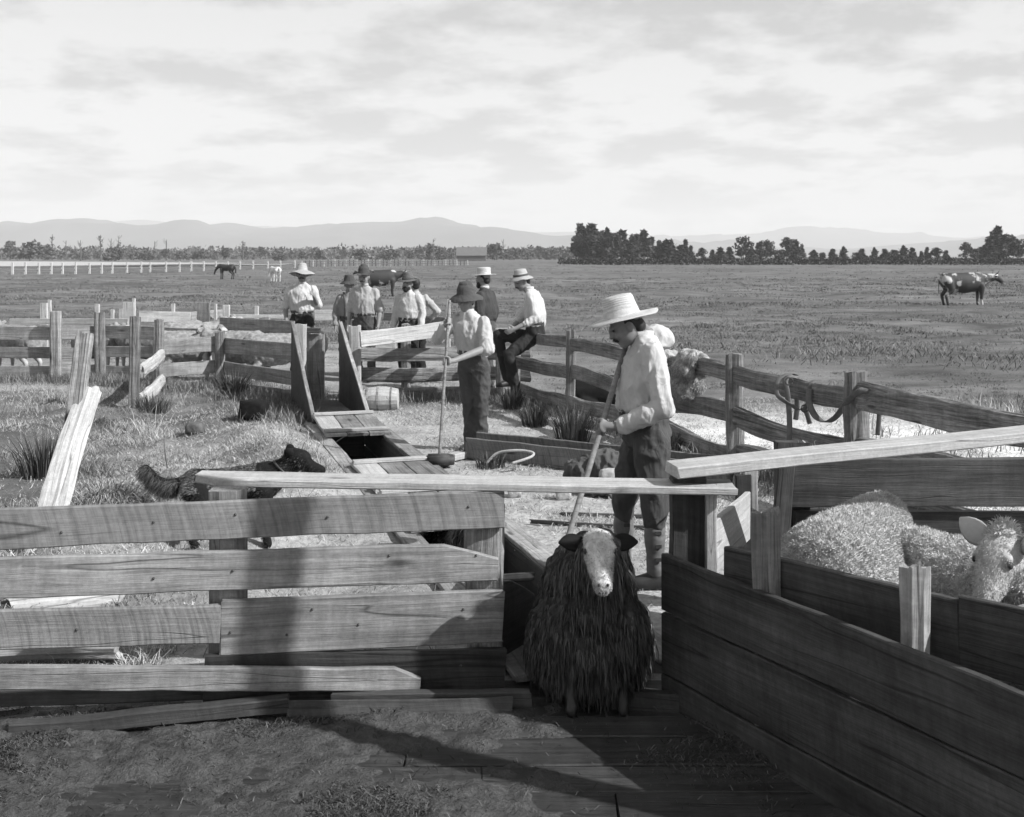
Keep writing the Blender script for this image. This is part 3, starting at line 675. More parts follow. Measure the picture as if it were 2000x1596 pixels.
# ------------------------------------------------------------------ near fence on the left of the gap
# fence plane: x = -2.2 at 4.46 m .. x = -0.03 at 4.9 m
def NF(px, py, dd=0.0):
    k = 0.2028                       # y = 4.906 + k*(x+0.03)
    t = (px - 1000) / F; y = (4.906 + 0.03 * k) / (1 - k * t) + dd
    return P(px, py, y)
nf = thing('board_fence', 'near board fence of wide sawn rails left of the gap', 'fence', (-1.0, 4.8, 0))
def nboard(x0, yt0, yb0, x1, yt1, yb1, t, mat, dd=0.0, **k):
    a0, a1, b0, b1 = NF(x0, yt0, dd), NF(x0, yb0, dd), NF(x1, yt1, dd), NF(x1, yb1, dd)
    A = (a0 + a1) / 2; B = (b0 + b1) / 2; w = ((a0 - a1).length + (b0 - b1).length) / 2
    return board('rail', A, B, w, t, mat, nf, up=(0, 0, 1), **k)
nboard(-500, 1009, 1093, 985, 958, 1029, 0.03, W_SAWN)
nboard(-500, 1105, 1185, 972, 1058, 1135, 0.032, W_GREY, top=lambda f: 1 if f < 0.927 else 1 - (f - 0.927) * 11.7, seed=7)
nboard(-500, 1203, 1279, 430, 1182, 1256, 0.03, W_SAWN)
nboard(433, 1176, 1276, 982, 1150, 1256, 0.034, W_GREY, seed=21)
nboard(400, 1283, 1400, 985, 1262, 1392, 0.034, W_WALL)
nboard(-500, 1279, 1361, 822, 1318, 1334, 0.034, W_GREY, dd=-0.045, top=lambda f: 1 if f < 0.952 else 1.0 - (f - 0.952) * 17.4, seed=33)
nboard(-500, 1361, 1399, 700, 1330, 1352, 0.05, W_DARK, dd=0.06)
pc = NF(-330, 1000, 0.085); post('post', pc.x, pc.y, 0.9, 0.15, 0.11, W_SPLIT, nf, sharp=5, jag=0.004)
pa = NF(946, 1000, 0.085); post('post', pa.x, pa.y, 0.80, 0.155, 0.11, W_SPLIT, nf, sharp=5, jag=0.004)
pb = NF(446, 1000, 0.085); post('post', pb.x, pb.y, 0.917, 0.15, 0.11, W_GREY, nf, sharp=5, jag=0.003, rough=0.05)
# nail heads
def nail(p, parent, r=0.006):
    bm = bmesh.new(); bmesh.ops.create_uvsphere(bm, u_segments=6, v_segments=4, radius=r); return bm_obj('nail', bm, IRON, parent, Matrix.Translation(p))
for x, y in ((120, 1040), (300, 1020), (640, 1010), (760, 1085), (300, 1130), (150, 1230), (700, 1220), (560, 1240), (130, 1320), (350, 1325), (915, 990), (930, 1085), (905, 1190), (460, 1005), (455, 1115), (610, 1190), (450, 1235), (900, 1300), (455, 1300)): nail(NF(x, y, -0.016), nf)

# loose capping planks
cap = board('plank', P(383, 934, 5.02), P(1432, 952, 4.93), 0.19, 0.034, W_LIGHT, None, up=(0, 0.99, 0.0), wave=0.003, bot=lambda f: 1 if f > 0.04 else 0.2 + f * 20)
tag(cap, 'long pale plank laid flat across the gap from post to post', 'plank')
cap2 = board('plank', Vector((0.70, 4.92, 0.967)), Vector((2.75, 5.42, 1.072)), 0.17, 0.05, W_LIGHT, None, up=(-0.24, 0.97, 0.0), wave=0.003)
tag(cap2, 'pale plank slanting up to the right over the dark sheep pen', 'plank')

# ------------------------------------------------------------------ right-hand pen
pen = thing('sheep_pen', 'dark boarded sheep pen right of the gap', 'pen', (1.4, 4.6, 0))
wa = Vector((0.65, 4.80)); wb = Vector((1.80, 2.66)); wd = (wb - wa)
def wl(s, z): q = wa + wd * s; return Vector((q.x, q.y, z))
zt = 0.635
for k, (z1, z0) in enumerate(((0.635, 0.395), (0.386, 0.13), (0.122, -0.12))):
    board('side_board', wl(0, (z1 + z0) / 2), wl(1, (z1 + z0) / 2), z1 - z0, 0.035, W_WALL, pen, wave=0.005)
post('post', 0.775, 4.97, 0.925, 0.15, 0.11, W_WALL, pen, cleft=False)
post('post', 0.865, 4.95, 0.90, 0.05, 0.13, W_LIGHT, pen, cleft=False)  # pale strip: the sunlit right side of the corner post, done as colour
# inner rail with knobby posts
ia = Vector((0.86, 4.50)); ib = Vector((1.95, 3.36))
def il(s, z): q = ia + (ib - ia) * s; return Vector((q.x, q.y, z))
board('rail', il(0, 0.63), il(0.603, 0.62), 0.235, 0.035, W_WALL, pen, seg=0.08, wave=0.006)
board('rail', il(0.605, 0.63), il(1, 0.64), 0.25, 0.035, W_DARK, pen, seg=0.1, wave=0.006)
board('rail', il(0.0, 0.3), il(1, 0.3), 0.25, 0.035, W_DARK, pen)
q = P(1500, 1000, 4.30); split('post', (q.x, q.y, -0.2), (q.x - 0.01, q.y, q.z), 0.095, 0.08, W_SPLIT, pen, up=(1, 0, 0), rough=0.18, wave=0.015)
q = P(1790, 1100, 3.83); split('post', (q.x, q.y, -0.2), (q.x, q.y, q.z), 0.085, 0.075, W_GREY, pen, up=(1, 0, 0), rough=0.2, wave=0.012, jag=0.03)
# back of the pen: heavy boards, the shade of the plank put into their dark colour
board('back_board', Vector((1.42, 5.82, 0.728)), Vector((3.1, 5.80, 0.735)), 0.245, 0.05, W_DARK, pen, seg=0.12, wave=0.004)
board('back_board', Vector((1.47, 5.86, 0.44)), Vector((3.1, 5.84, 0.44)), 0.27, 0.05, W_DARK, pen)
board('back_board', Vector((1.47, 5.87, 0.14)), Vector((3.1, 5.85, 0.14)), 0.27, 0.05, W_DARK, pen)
post('post', 1.475, 5.93, 0.92, 0.17, 0.09, W_WALL, pen, cleft=False)
post('post', 1.20, 5.7, 0.86, 0.07, 0.07, W_GREY, pen, cleft=False)
board('post', (1.17, 5.62, -0.1), (1.16, 5.66, 0.80), 0.08, 0.04, W_WALL, pen, up=(1, 0, 0))
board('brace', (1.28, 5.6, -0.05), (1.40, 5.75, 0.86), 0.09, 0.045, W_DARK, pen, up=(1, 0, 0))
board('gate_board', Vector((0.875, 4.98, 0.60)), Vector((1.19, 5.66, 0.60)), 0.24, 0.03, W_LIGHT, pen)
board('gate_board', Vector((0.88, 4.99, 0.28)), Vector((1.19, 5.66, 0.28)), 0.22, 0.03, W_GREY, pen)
# wire tie over the pen corner
tie = sweep('wire_tie', [P(1440, 912, 6.2), P(1475, 893, 6.1), P(1535, 874, 6.0), P(1560, 872, 5.95), P(1585, 884, 5.9)], 0.006, WIRE)
tag(tie, 'thin wire tied round the back post of the dark pen', 'wire')
tie2 = []
for k in range(14):
    a = P(R.uniform(1540, 1600), R.uniform(868, 888), 5.9); tie2 += [(a, a + Vector((R.uniform(-.05, .05), R.uniform(-.02, .02), R.uniform(.0, .05))))]
strands_b = np.array([list(a) for a, b in tie2]); strands_t = np.array([list(b) for a, b in tie2])
tag(strands('straw_wisp', strands_b, (strands_b + strands_t) / 2 + rng.normal(0, .008, strands_b.shape), strands_t, rng.normal(0, .003, strands_b.shape), np.full(14, .9), STRAWL), 'wisp of straw caught on the pen corner post', 'straw', kind='stuff')

# ------------------------------------------------------------------ draining floor in the foreground
fl = thing('plank_floor', 'muddy wet plank draining floor in front of the gap', 'floor', (0, 4.2, 0)); fl['kind'] = 'structure'
ys = 2.5
k = 0
while ys < 5.45:
    w = R.uniform(0.19, 0.25); z = -0.02 + R.uniform(-0.004, 0.004)
    x1 = 2.6 if ys > 4.9 else 3.2
    if ys > 5.0: pass
    elif ys > 4.95: board('plank', (-0.25, ys + w / 2, z), (0.75, ys + w / 2, z), w - 0.008, 0.04, W_FLOOR, fl, up=(0, 1, 0), wave=0.003)
    else:
        xb = R.uniform(-0.6, 0.6)
        board('plank', (-3.0, ys + w / 2, z), (xb - .004, ys + w / 2, z), w - 0.008, 0.04, W_FLOOR, fl, up=(0, 1, 0), wave=0.003)
        board('plank', (xb + .004, ys + w / 2, z), (x1, ys + w / 2, z + .003), w - 0.008, 0.04, W_FLOOR, fl, up=(0, 1, 0), wave=0.003)
    ys += w; k += 1
tag(board('sill_board', Vector((-0.75, 4.72, 0.03)), Vector((0.08, 4.74, 0.03)), 0.09, 0.05, W_DARK), 'dark sill board lying at the foot of the gap on the left', 'board')
tag(board('sill_board', Vector((0.42, 4.75, 0.03)), Vector((0.74, 4.70, 0.03)), 0.09, 0.05, W_WALL), 'short sill board at the foot of the dark pen wall', 'board')
tag(board('loose_slab', P(20, 1424, 4.42), P(562, 1374, 4.62), 0.065, 0.06, W_WALL, None, wave=0.012, seg=0.12), 'broken slab lying on the ground below the near board fence', 'slab')
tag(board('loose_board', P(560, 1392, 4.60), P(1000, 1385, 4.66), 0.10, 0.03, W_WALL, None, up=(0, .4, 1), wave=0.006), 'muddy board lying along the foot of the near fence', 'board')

# ------------------------------------------------------------------ the dip bath
dip = thing('sheep_dip', 'long narrow boarded dip bath sunk in the ground', 'dip bath', tuple(tpt(3, 0)))
for sgn in (-1, 1):
    for z1, z0 in ((0.015, -0.24), (-0.25, -0.50), (-0.51, -0.85)):
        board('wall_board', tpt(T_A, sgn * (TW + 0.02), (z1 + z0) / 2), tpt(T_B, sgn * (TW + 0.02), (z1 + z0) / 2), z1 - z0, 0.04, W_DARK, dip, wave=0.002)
    cuts = [-0.75, 1.9, 4.3, 7.2] if sgn < 0 else [-0.75, 1.2, 3.8, 7.2]
    for a, b in zip(cuts[:-1], cuts[1:]):
        board('kerb_plank', tpt(a + .004, sgn * (TW + 0.085), 0.026), tpt(b - .004, sgn * (TW + 0.085), 0.026), 0.15, 0.028, W_GREY, dip, up=(TN.x, TN.y, 0), wave=0.004)
board('end_board', tpt(T_A - .02, -TW, -0.4), tpt(T_A - .02, TW, -0.4), 0.84, 0.04, W_DARK, dip)
rs_ = 5.0
for i in range(10):
    s0 = rs_ + i * 0.22; z0 = -0.74 + i * 0.078
    board('ramp_slat', tpt(s0, -TW + .005, z0), tpt(s0, TW - .005, z0), 0.2, 0.03, W_FLOOR, dip, up=(TU.x, TU.y, 0.4))
m_, t_, b_ = new_mat('dip_liquor'); b_.inputs['Base Color'].default_value = g4(0.05); b_.inputs['Roughness'].default_value = 0.12
nn_ = N(t_); t_.links.new(nn_.bump(nn_.noise(nn_.node('ShaderNodeTexCoord').outputs['Object'], 9, 3), 0.15, 0.02), b_.inputs['Normal'])
lq = [tpt(T_A + .005, -TW + .002, -0.36), tpt(T_A + .005, TW - .002, -0.36), tpt(5.7, TW - .002, -0.36), tpt(5.7, -TW + .002, -0.36)]
mesh_obj('dip_liquid', [tuple(v) for v in lq] + [(v.x, v.y, -0.84) for v in lq], [(0, 1, 2, 3), (7, 6, 5, 4), (0, 4, 5, 1), (1, 5, 6, 2), (2, 6, 7, 3), (3, 7, 4, 0)], m_, dip)
bpy.data.objects['dip_liquid']['label'] = 'dark dipping liquor in the bath'
def lid(s0, s1, label, tilt=0.0, n=3):
    t = thing('dip_lid', label, 'lid', tuple(tpt((s0 + s1) / 2, 0, 0.06)), 'lids over the dip bath')
    for i in range(n):
        o0 = -0.34 + 0.68 * i / n + .004; o1 = -0.34 + 0.68 * (i + 1) / n - .004
        board('plank', tpt(s0 + R.uniform(-.02, .02), (o0 + o1) / 2, 0.062 + tilt), tpt(s1 + R.uniform(-.02, .02), (o0 + o1) / 2, 0.062), o1 - o0, 0.03, W_GREY if i else W_LIGHT, t, up=(TN.x, TN.y, 0))
    for s in (s0 + 0.10, s1 - 0.10):
        zz = 0.095 + tilt * (s1 - s) / (s1 - s0)
        board('batten', tpt(s, -0.33, zz), tpt(s, 0.33, zz), 0.08, 0.03, W_LIGHT, t, up=(TU.x, TU.y, 0))
lid(-0.7, 0.40, 'plank lid with two battens at the far end of the dip bath', 0.06)
lid(2.0, 3.25, 'plank lid covering the middle of the dip bath')
lid(3.3, 4.55, 'plank lid nearest the near fence over the dip bath')
# chute wings at the head of the bath
def wing(off, label, mat):
    t = thing('chute_wing', label, 'chute board', tuple(tpt(-1.0, off)))
    s0, s1 = -2.85, -0.62; n = 5; hw = 1.02
    for i in range(n):                       # upright boards cut off on the slant
        a = s0 + (s1 - s0) * i / n + .003; b = s0 + (s1 - s0) * (i + 1) / n - .003
        za = hw * (1 - i / n) ** 0.9; zb = hw * (1 - (i + 1) / n) ** 0.9; e = 0.018
        P0 = [tpt(a, off - e, -0.1), tpt(b, off - e, -0.1), tpt(b, off - e, max(zb, .05)), tpt(a, off - e, za)]; P1 = [tpt(a, off + e, -0.1), tpt(b, off + e, -0.1), tpt(b, off + e, max(zb, .05)), tpt(a, off + e, za)]
        V = [tuple(v) for v in P0 + P1]
        mesh_obj('board', V, [(0, 1, 2, 3), (7, 6, 5, 4), (0, 4, 5, 1), (1, 5, 6, 2), (2, 6, 7, 3), (3, 7, 4, 0)], mat, t)
    board('top_rail', tpt(s0, off, hw + 0.012), tpt(s1, off, 0.07), 0.022, 0.045, W_GREY, t)
    return t
wing(-0.32, 'slanting chute side with a pale top edge, left of the dip entry', W_WALL)
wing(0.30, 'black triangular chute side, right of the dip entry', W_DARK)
pp = P(586, 780, 14.75); t = thing('chute_post', 'broad pale post at the left of the chute', 'post', (pp.x, 14.75, 0)); post('timber', pp.x, 14.75, 1.0, 0.17, 0.13, W_LIGHT, t, sharp=6, rough=0.04)
pp = P(617, 780, 14.95); t = thing('chute_post', 'broad grey slab post in the chute behind the slanting board', 'post', (pp.x, 14.95, 0)); post('timber', pp.x, 14.95, 0.86, 0.24, 0.1, W_GREY, t, sharp=6, rough=0.04)
board('block', P(601, 645, 14.9), P(626, 646, 14.9), 0.07, 0.1, W_DARK, t)
pp = P(694, 780, 14.75); t = thing('chute_post', 'pale square post behind the black chute side', 'post', (pp.x, 14.7, 0)); post('timber', pp.x, 14.7, 0.99, 0.16, 0.1, W_LIGHT, t, sharp=6, rough=0.04)

# ------------------------------------------------------------------ fence behind the man with the plunger
mf = thing('split_rail_fence', 'low split rail fence behind the man with the plunger', 'fence', (-1.2, 15.1, 0))
for z, w, mt in ((0.60, 0.17, W_SPLIT), (0.33, 0.19, W_SPLIT), (0.08, 0.15, W_GREY)):
    split('rail', (-2.05, 15.0, z), (-0.55, 15.15, z - 0.02), w, 0.06, mt, mf, up=(0, 0, 1), wave=0.03)
    split('rail', (-0.6, 15.22, z - .01), (0.25, 15.0, z - 0.03), w * 0.9, 0.06, mt, mf, up=(0, 0, 1), wave=0.03)
for x, y, h in ((-1.42, 15.12, 0.98), (-0.52, 15.25, 1.02), (-0.16, 15.05, 0.8)): post('post', x, y, h, 0.12, 0.1, W_SPLIT, mf)
wb_ = board('slant_board', P(704, 664, 14.35), P(866, 643, 15.0), 0.20, 0.035, W_WHITE); tag(wb_, 'bright white board nailed aslant across the split rail fence', 'board')
keg = thing('keg', 'pale keg lying on its side below the split rail fence', 'keg', (-1.6, 13.9, 0))
rg = []
for i in range(9):
    f = i / 8; r = 0.125 + 0.03 * math.sin(f * math.pi); x = -1.83 + f * 0.42
    rg.append([(x, 13.95 + math.cos(a) * r, 0.13 + math.sin(a) * r) for a in [2 * math.pi * k / 18 for k in range(18)]])
V, Fc = rings_mesh(rg); mesh_obj('staves', V, Fc, W_LIGHT, keg)
for f in (0.1, 0.42, 0.8):
    r = 0.129 + 0.03 * math.sin(f * math.pi); x = -1.83 + f * 0.42
    V, Fc = rings_mesh([[(x + dx, 13.95 + math.cos(a) * r, 0.13 + math.sin(a) * r) for a in [2 * math.pi * k / 18 for k in range(18)]] for dx in (-.012, .012)]); mesh_obj('hoop', V, Fc, W_GREY, keg)

# ------------------------------------------------------------------ post and rail fence on the right
rf = thing('post_and_rail_fence', 'weathered post and rail fence running away on the right', 'fence', (2, 10.2, 0))
rp = [(0.05, 14.82, 0.95), (0.695, 13.3, 1.0), (2.02, 10.2, 0.99), (2.64, 8.65, 0.99), (3.85, 5.9, 1.0)]
for i, (x, y, h) in enumerate(rp): post('post', x, y, h + 0.02, 0.155 if i > 1 else 0.11, 0.12, W_SPLIT, rf, sharp=4, rough=0.14 if i != 3 else 0.24, jag=0.02)
def rrail(i, za, zb, w, bend, ya=0.0):
    a = rp[i]; b = rp[i + 1]
    split('rail', (a[0], a[1] + ya, za), (b[0], b[1] + ya, zb), w, 0.07, W_SPLIT, rf, up=(0, 0, 1), wave=0.035, rough=0.13, sharp=7, bend=bend, seg=0.09)
for z, w in ((0.88, 0.13), (0.52, 0.15), (0.17, 0.15)): rrail(0, z, z - 0.01, w, lambda f: -0.02 * math.sin(f * 3.1))
rrail(1, 0.86, 0.80, 0.15, lambda f: 0.03 * math.sin(f * 9)); rrail(1, 0.50, 0.44, 0.16, lambda f: 0.04 * math.sin(f * 7 + 1)); rrail(1, 0.20, 0.12, 0.16, lambda f: 0.04 * math.sin(f * 8 + 4))
rrail(2, 0.83, 0.80, 0.17, lambda f: -0.02 * math.sin(f * 3.1)); rrail(2, 0.46, 0.40, 0.17, lambda f: -0.035 * math.sin(f * 3.3)); rrail(2, 0.13, 0.1, 0.16, lambda f: 0.03 * math.sin(f * 6))
rrail(3, 0.85, 0.86, 0.20, lambda f: -0.05 * math.sin(f * 3.1)); rrail(3, 0.42, 0.40, 0.18, lambda f: 0.03 * math.sin(f * 5)); rrail(3, 0.12, 0.1, 0.16, lambda f: 0.0)

# ------------------------------------------------------------------ stock yards on the left
yf = thing('yard_fence', 'front rail fence of the sheep yards on the left', 'fence', (-6, 16.5, 0))
yp = [(-10.2, 17.3, 0.98), (-6.88, 17.0, 1.06), (-6.33, 17.3, 1.03), (-5.0, 15.95, 1.0), (-4.25, 16.4, 0.80), (-2.85, 14.95, 0.75)]
for i, (x, y, h) in enumerate(yp[:-1]): post('post', x, y, h, 0.16 if i < 3 else 0.13, 0.11, W_SPLIT, yf, sharp=4)
for i in range(5):
    a, b = yp[i], yp[i + 1]
    if i == 2: b = (-5.35, 17.0, 1)
    zs = ((0.73, 0.20, W_GREY), (0.42, 0.17, W_GREY), (0.13, 0.17, W_GREY)) if i < 3 else ((0.60, 0.22, W_GREY), (0.27, 0.19, W_GREY), (0.0, 0.18, W_GREY))
    for z, w, mt in zs:
        board('rail', (a[0], a[1] + .08, z), (b[0], b[1] + .08, z + R.uniform(-.03, .03)), w, 0.035, mt, yf, seg=0.6)
for z in (0.45, 0.10):
    split('rail', (-4.62, 14.0, z), (-4.92, 15.85, z + 0.05), 0.17, 0.10, W_WHITE, yf, up=(0, 0, 1), wave=0.03, rough=0.15)
post('post', -4.68, 13.92, 1.15, 0.125, 0.11, W_SPLIT, yf, sharp=4, lean=(0.02, 0), rough=0.08, jag=0.01)
yb_ = thing('back_yard_fence', 'pale railed fence at the back of the sheep yards', 'fence', (-6, 21, 0))
for px, py, d, w, mt in ((86, 592, 21.5, 0.13, W_WHITE), (97, 586, 23, 0.06, W_WHITE), (190, 594, 21.5, 0.08, W_WHITE), (220, 605, 22, 0.07, W_WHITE), (237, 603, 22, 0.08, W_WHITE), (252, 590, 20.2, 0.2, W_LIGHT), (262, 583, 21.5, 0.05, W_WHITE), (338, 593, 23, 0.07, W_WHITE), (398, 592, 19.6, 0.22, W_SPLIT), (421, 594, 21, 0.05, W_WHITE), (442, 596, 20.5, 0.12, W_WHITE), (501, 598, 23, 0.08, W_WHITE), (520, 620, 17.6, 0.12, W_GREY), (770, 597, 20, 0.06, W_WHITE), (876, 585, 20.5, 0.07, W_LIGHT)):
    q = P(px, py, d); post('post', q.x, d, q.z, w, 0.07, mt, yb_, cleft=False)
for x0, y0, x1, y1, d0, d1, w, mt in ((20, 628, 250, 628, 19.8, 19.5, 0.10, W_WHITE), (20, 645, 262, 648, 19.4, 19.2, 0.2, W_GREY), (272, 618, 372, 620, 20.4, 20.6, 0.2, W_WHITE), (372, 618, 440, 612, 20.7, 21.5, 0.16, W_GREY), (430, 632, 575, 640, 17.8, 17.4, 0.2, W_GREY), (440, 617, 560, 619, 21, 21, 0.07, W_WHITE), (615, 616, 672, 616, 20.5, 20.5, 0.19, W_WHITE), (750, 618, 870, 628, 19.5, 19, 0.14, W_GREY), (700, 655, 1000, 650, 16.9, 16.6, 0.14, W_LIGHT), (280, 650, 430, 656, 17.8, 17.6, 0.2, W_GREY)):
    board('rail', P(x0, y0, d0), P(x1, y1, d1), w, 0.035, mt, yb_, seg=0.6)

# leaning strainer post and its white brace
sp = thing('strainer_post', 'tall cleft post leaning to the right beside the white brace', 'post', (-3.3, 7.9, 0))
split('timber', P(118, 985, 7.4) + Vector((0, 0, -.2)), P(165, 655, 8.0), 0.125, 0.12, W_SPLIT, sp, up=(1, 0, 0), sharp=4, rough=0.1, taper=0.95)
br = thing('brace', 'thick white split brace propped against the leaning post', 'brace', (-3.0, 7.3, 0))
split('timber', P(78, 1105, 6.9), P(170, 762, 7.85), 0.20, 0.15, W_WHITE, br, up=(1, 0, 0), sharp=3, rough=0.2, taper=0.75, wave=0.04)
# split timbers lying on the ground behind the near fence
for i, (x0, y0, x1, y1, d0, d1, lb) in enumerate(((20, 1178, 240, 1170, 5.9, 6.1, 'pale split billet lying behind the near fence, farthest of three'), (0, 1232, 242, 1240, 5.5, 5.6, 'pale split billet lying behind the near fence, middle one of three'), (0, 1290, 236, 1276, 5.25, 5.3, 'pale split billet lying behind the near fence, nearest of three'))):
    q0 = P(x0, y0, d0); q1 = P(x1, y1, d1); q0.z = q1.z = 0.07
    tag(split('billet', q0, q1, 0.13, 0.12, W_WHITE, None, up=(0, 0, 1), rough=0.15), lb, 'timber')

# ------------------------------------------------------------------ things lying in the yard
tr = thing('feed_trough', 'long dark wooden trough lying empty on the yard ground', 'trough', (0.6, 9.9, 0))
ta, tb = Vector((-0.46, 10.50)), Vector((1.76, 9.14)); td = (tb - ta).normalized(); tn = Vector((-td.y, td.x))
def tl(s, off, z): q = ta + td * s + tn * off; return Vector((q.x, q.y, z))
TL = (tb - ta).length
board('side', tl(0.04, 0, 0.115), tl(TL, 0, 0.115), 0.19, 0.03, W_SAWN, tr)
board('side', tl(-0.02, 0.27, 0.125), tl(TL, 0.27, 0.125), 0.20, 0.03, W_SAWN, tr)
board('floor_board', tl(0, 0.135, 0.03), tl(TL, 0.135, 0.03), 0.235, 0.025, W_DARK, tr, up=(tn.x, tn.y, 0))
board('end_board', tl(0.015, 0.018, 0.1), tl(0.015, 0.252, 0.1), 0.13, 0.025, W_WALL, tr)
board('end_board', tl(TL - .02, 0.018, 0.1), tl(TL - .02, 0.252, 0.1), 0.13, 0.025, W_WALL, tr)
hoop = sweep('cane_hoop', [P(950, 905, 10.0), P(972, 885, 10.0), P(1010, 880, 9.95), P(1040, 884, 9.9), P(1036, 893, 9.85), P(1000, 905, 9.8)], 0.012, W_LIGHT); tag(hoop, 'bent pale cane hoop lying against the trough', 'hoop')
tag(board('block', P(880, 893, 10.35) , P(905, 888, 10.5), 0.06, 0.10, W_LIGHT), 'small pale block lying by the end of the trough', 'block')
def rock(name, c, r, label, cat, mat=STONE, seed=0):
    bm = bmesh.new(); bmesh.ops.create_icosphere(bm, subdivisions=3, radius=1)
    for v in bm.verts:
        k = 1 + 0.35 * mnoise.noise(v.co * 1.7 + Vector((seed, 0, 0))) + 0.12 * mnoise.noise(v.co * 5 + Vector((seed, 3, 0)))
        v.co = Vector((max(-.75, min(.75, v.co.x * k)) * r[0] * 1.3, max(-.75, min(.75, v.co.y * k)) * r[1] * 1.3, max(-.7, min(.75, v.co.z * k)) * r[2] * 1.3))
    return tag(bm_obj(name, bm, mat, None, Matrix.Translation(c), smooth=True), label, cat)
rock('stone', (0.02, 8.85, 0.05), (0.055, 0.05, 0.05), 'squarish pale stone on the yard ground near the near fence post', 'stone', seed=1)
rock('stone', (0.40, 8.75, 0.05), (0.06, 0.05, 0.05), 'pale stone just left of the dipping pole', 'stone', seed=4)
rock('clod', (-2.95, 12.9, 0.13), (0.16, 0.14, 0.12), 'black clod of earth on the grass bank left of the dip', 'clod', BLACK, 7)
rock('clod', (-3.35, 11.9, 0.08), (0.09, 0.08, 0.06), 'small dark clod on the grass bank left of the dip', 'clod', BARK, 9)
# heap of old coats
bm = bmesh.new()
for c, r in (((0.62, 9.3, 0.10), (0.19, 0.16, 0.14)), ((0.78, 9.25, 0.16), (0.17, 0.15, 0.15)), ((0.93, 9.2, 0.1), (0.16, 0.15, 0.12)), ((0.72, 8.95, 0.05), (0.22, 0.15, 0.06)), ((0.55, 9.1, 0.05), (0.12, 0.1, 0.05))): ball(bm, c, r)
tag(fuse('coat_heap', bm, 0.012, COAT, None, 3, folds(0.035, 9, 9, 3.0)), 'heap of dark old coats on the ground behind the man with the pole', 'coat')
rock('stone', (0.78, 9.02, 0.12), (0.085, 0.06, 0.075), 'pale stone resting on the heap of coats', 'stone', seed=12)
for i, (a, b, w, lb) in enumerate((((0.13, 7.92), (0.95, 7.7), 0.035, 'dark stick lying on the ground left of the man, nearest the sheep'), ((0.36, 8.15), (0.95, 8.1), 0.03, 'thin dark stick lying behind the standing man'), ((-0.12, 6.55), (0.12, 6.6), 0.05, 'short dark stick beside the dip ramp'), ((-3.3, 9.3), (-2.2, 8.2), 0.02, 'thin dry stalk lying on the grass behind the dog'))):
    tag(split('stick', (*a, gz1(*a) + 0.02), (*b, gz1(*b) + 0.02), w, w * 0.8, W_WALL if i < 3 else W_LIGHT, None, up=(0, 0, 1), n=8, seg=0.1, wave=0.015), lb, 'stick')
tag(sweep('weed_stalk', [P(327, 915, 9.6), P(322, 880, 9.6), P(320, 845, 9.65), P(318, 822, 9.7)], 0.006, BARK, taper=lambda f: 1 - .7 * f), 'single dark dead weed stalk standing on the bank', 'weed')
tag(sweep('weed_stalk', [P(1292, 905, 8.6), P(1296, 870, 8.6), P(1305, 830, 8.6), P(1309, 795, 8.65)], 0.008, BARK, taper=lambda f: 1 - .6 * f), 'thin dark sapling stick standing just behind the man', 'stick')
# side boards at the dip exit
ex = thing('ramp_wing', 'dark boards boxing the dip exit behind the wet sheep', 'chute board', (0.05, 5.7, 0))
board('board', (-0.05, 5.25, 0.17), (-0.16, 6.35, 0.12), 0.42, 0.035, W_DARK, ex, top=lambda f: 1 - 0.8 * f)
board('board', (-0.12, 5.12, 0.2), (0.1, 5.5, 0.2), 0.4, 0.03, W_DARK, ex, top=lambda f: 1 if f < .4 else 1 - (f - .4) * 1.2)

# leather straps thrown over the right fence
hs = thing('harness', 'dark leather harness straps hung over the right-hand fence', 'harness', (2.4, 9.2, 0.8))
def strap(pts, r=0.022): return sweep('strap', pts, r, STRAP, hs, flat=0.22, side=8, n=8, flat_axis=(0.9, -0.35, 0))
strap([P(1541, 868, 9.05), P(1542, 820, 9.1), P(1538, 770, 9.12), P(1534, 745, 9.15), P(1543, 730, 9.2), P(1556, 733, 9.3)])
strap([P(1556, 733, 9.32), P(1540, 730, 9.2), P(1520, 742, 9.15), P(1517, 768, 9.12), P(1530, 782, 9.1), P(1548, 793, 9.1), P(1560, 800, 9.1), P(1572, 797, 9.1), P(1580, 780, 9.1), P(1582, 755, 9.1), P(1590, 743, 9.14), P(1601, 742, 9.22)], 0.018)
strap([P(1582, 760, 9.08), P(1580, 785, 9.05), P(1592, 812, 9.0), P(1612, 824, 8.9), P(1632, 815, 8.8), P(1655, 785, 8.6), P(1672, 768, 8.52), P(1695, 760, 8.5), P(1715, 758, 8.6), P(1722, 764, 8.7)], 0.026)
strap([P(1556, 770, 9.35), P(1557, 795, 9.35), P(1554, 820, 9.35)], 0.022)
strap([P(1573, 798, 9.2), P(1582, 828, 9.2)], 0.02)
strap([P(1719, 762, 8.7), P(1718, 800, 8.72), P(1714, 850, 8.72)], 0.018)
for q in (P(1572, 798, 9.08), P(1541, 745, 9.1)):
    V, Fc = sweep('', [q + Vector((math.cos(a) * .03, 0, math.sin(a) * .03)) for a in [2 * math.pi * k / 10 for k in range(11)]], 0.006, None, side=6, n=0, raw=True); mesh_obj('buckle', V, Fc, IRON, hs)

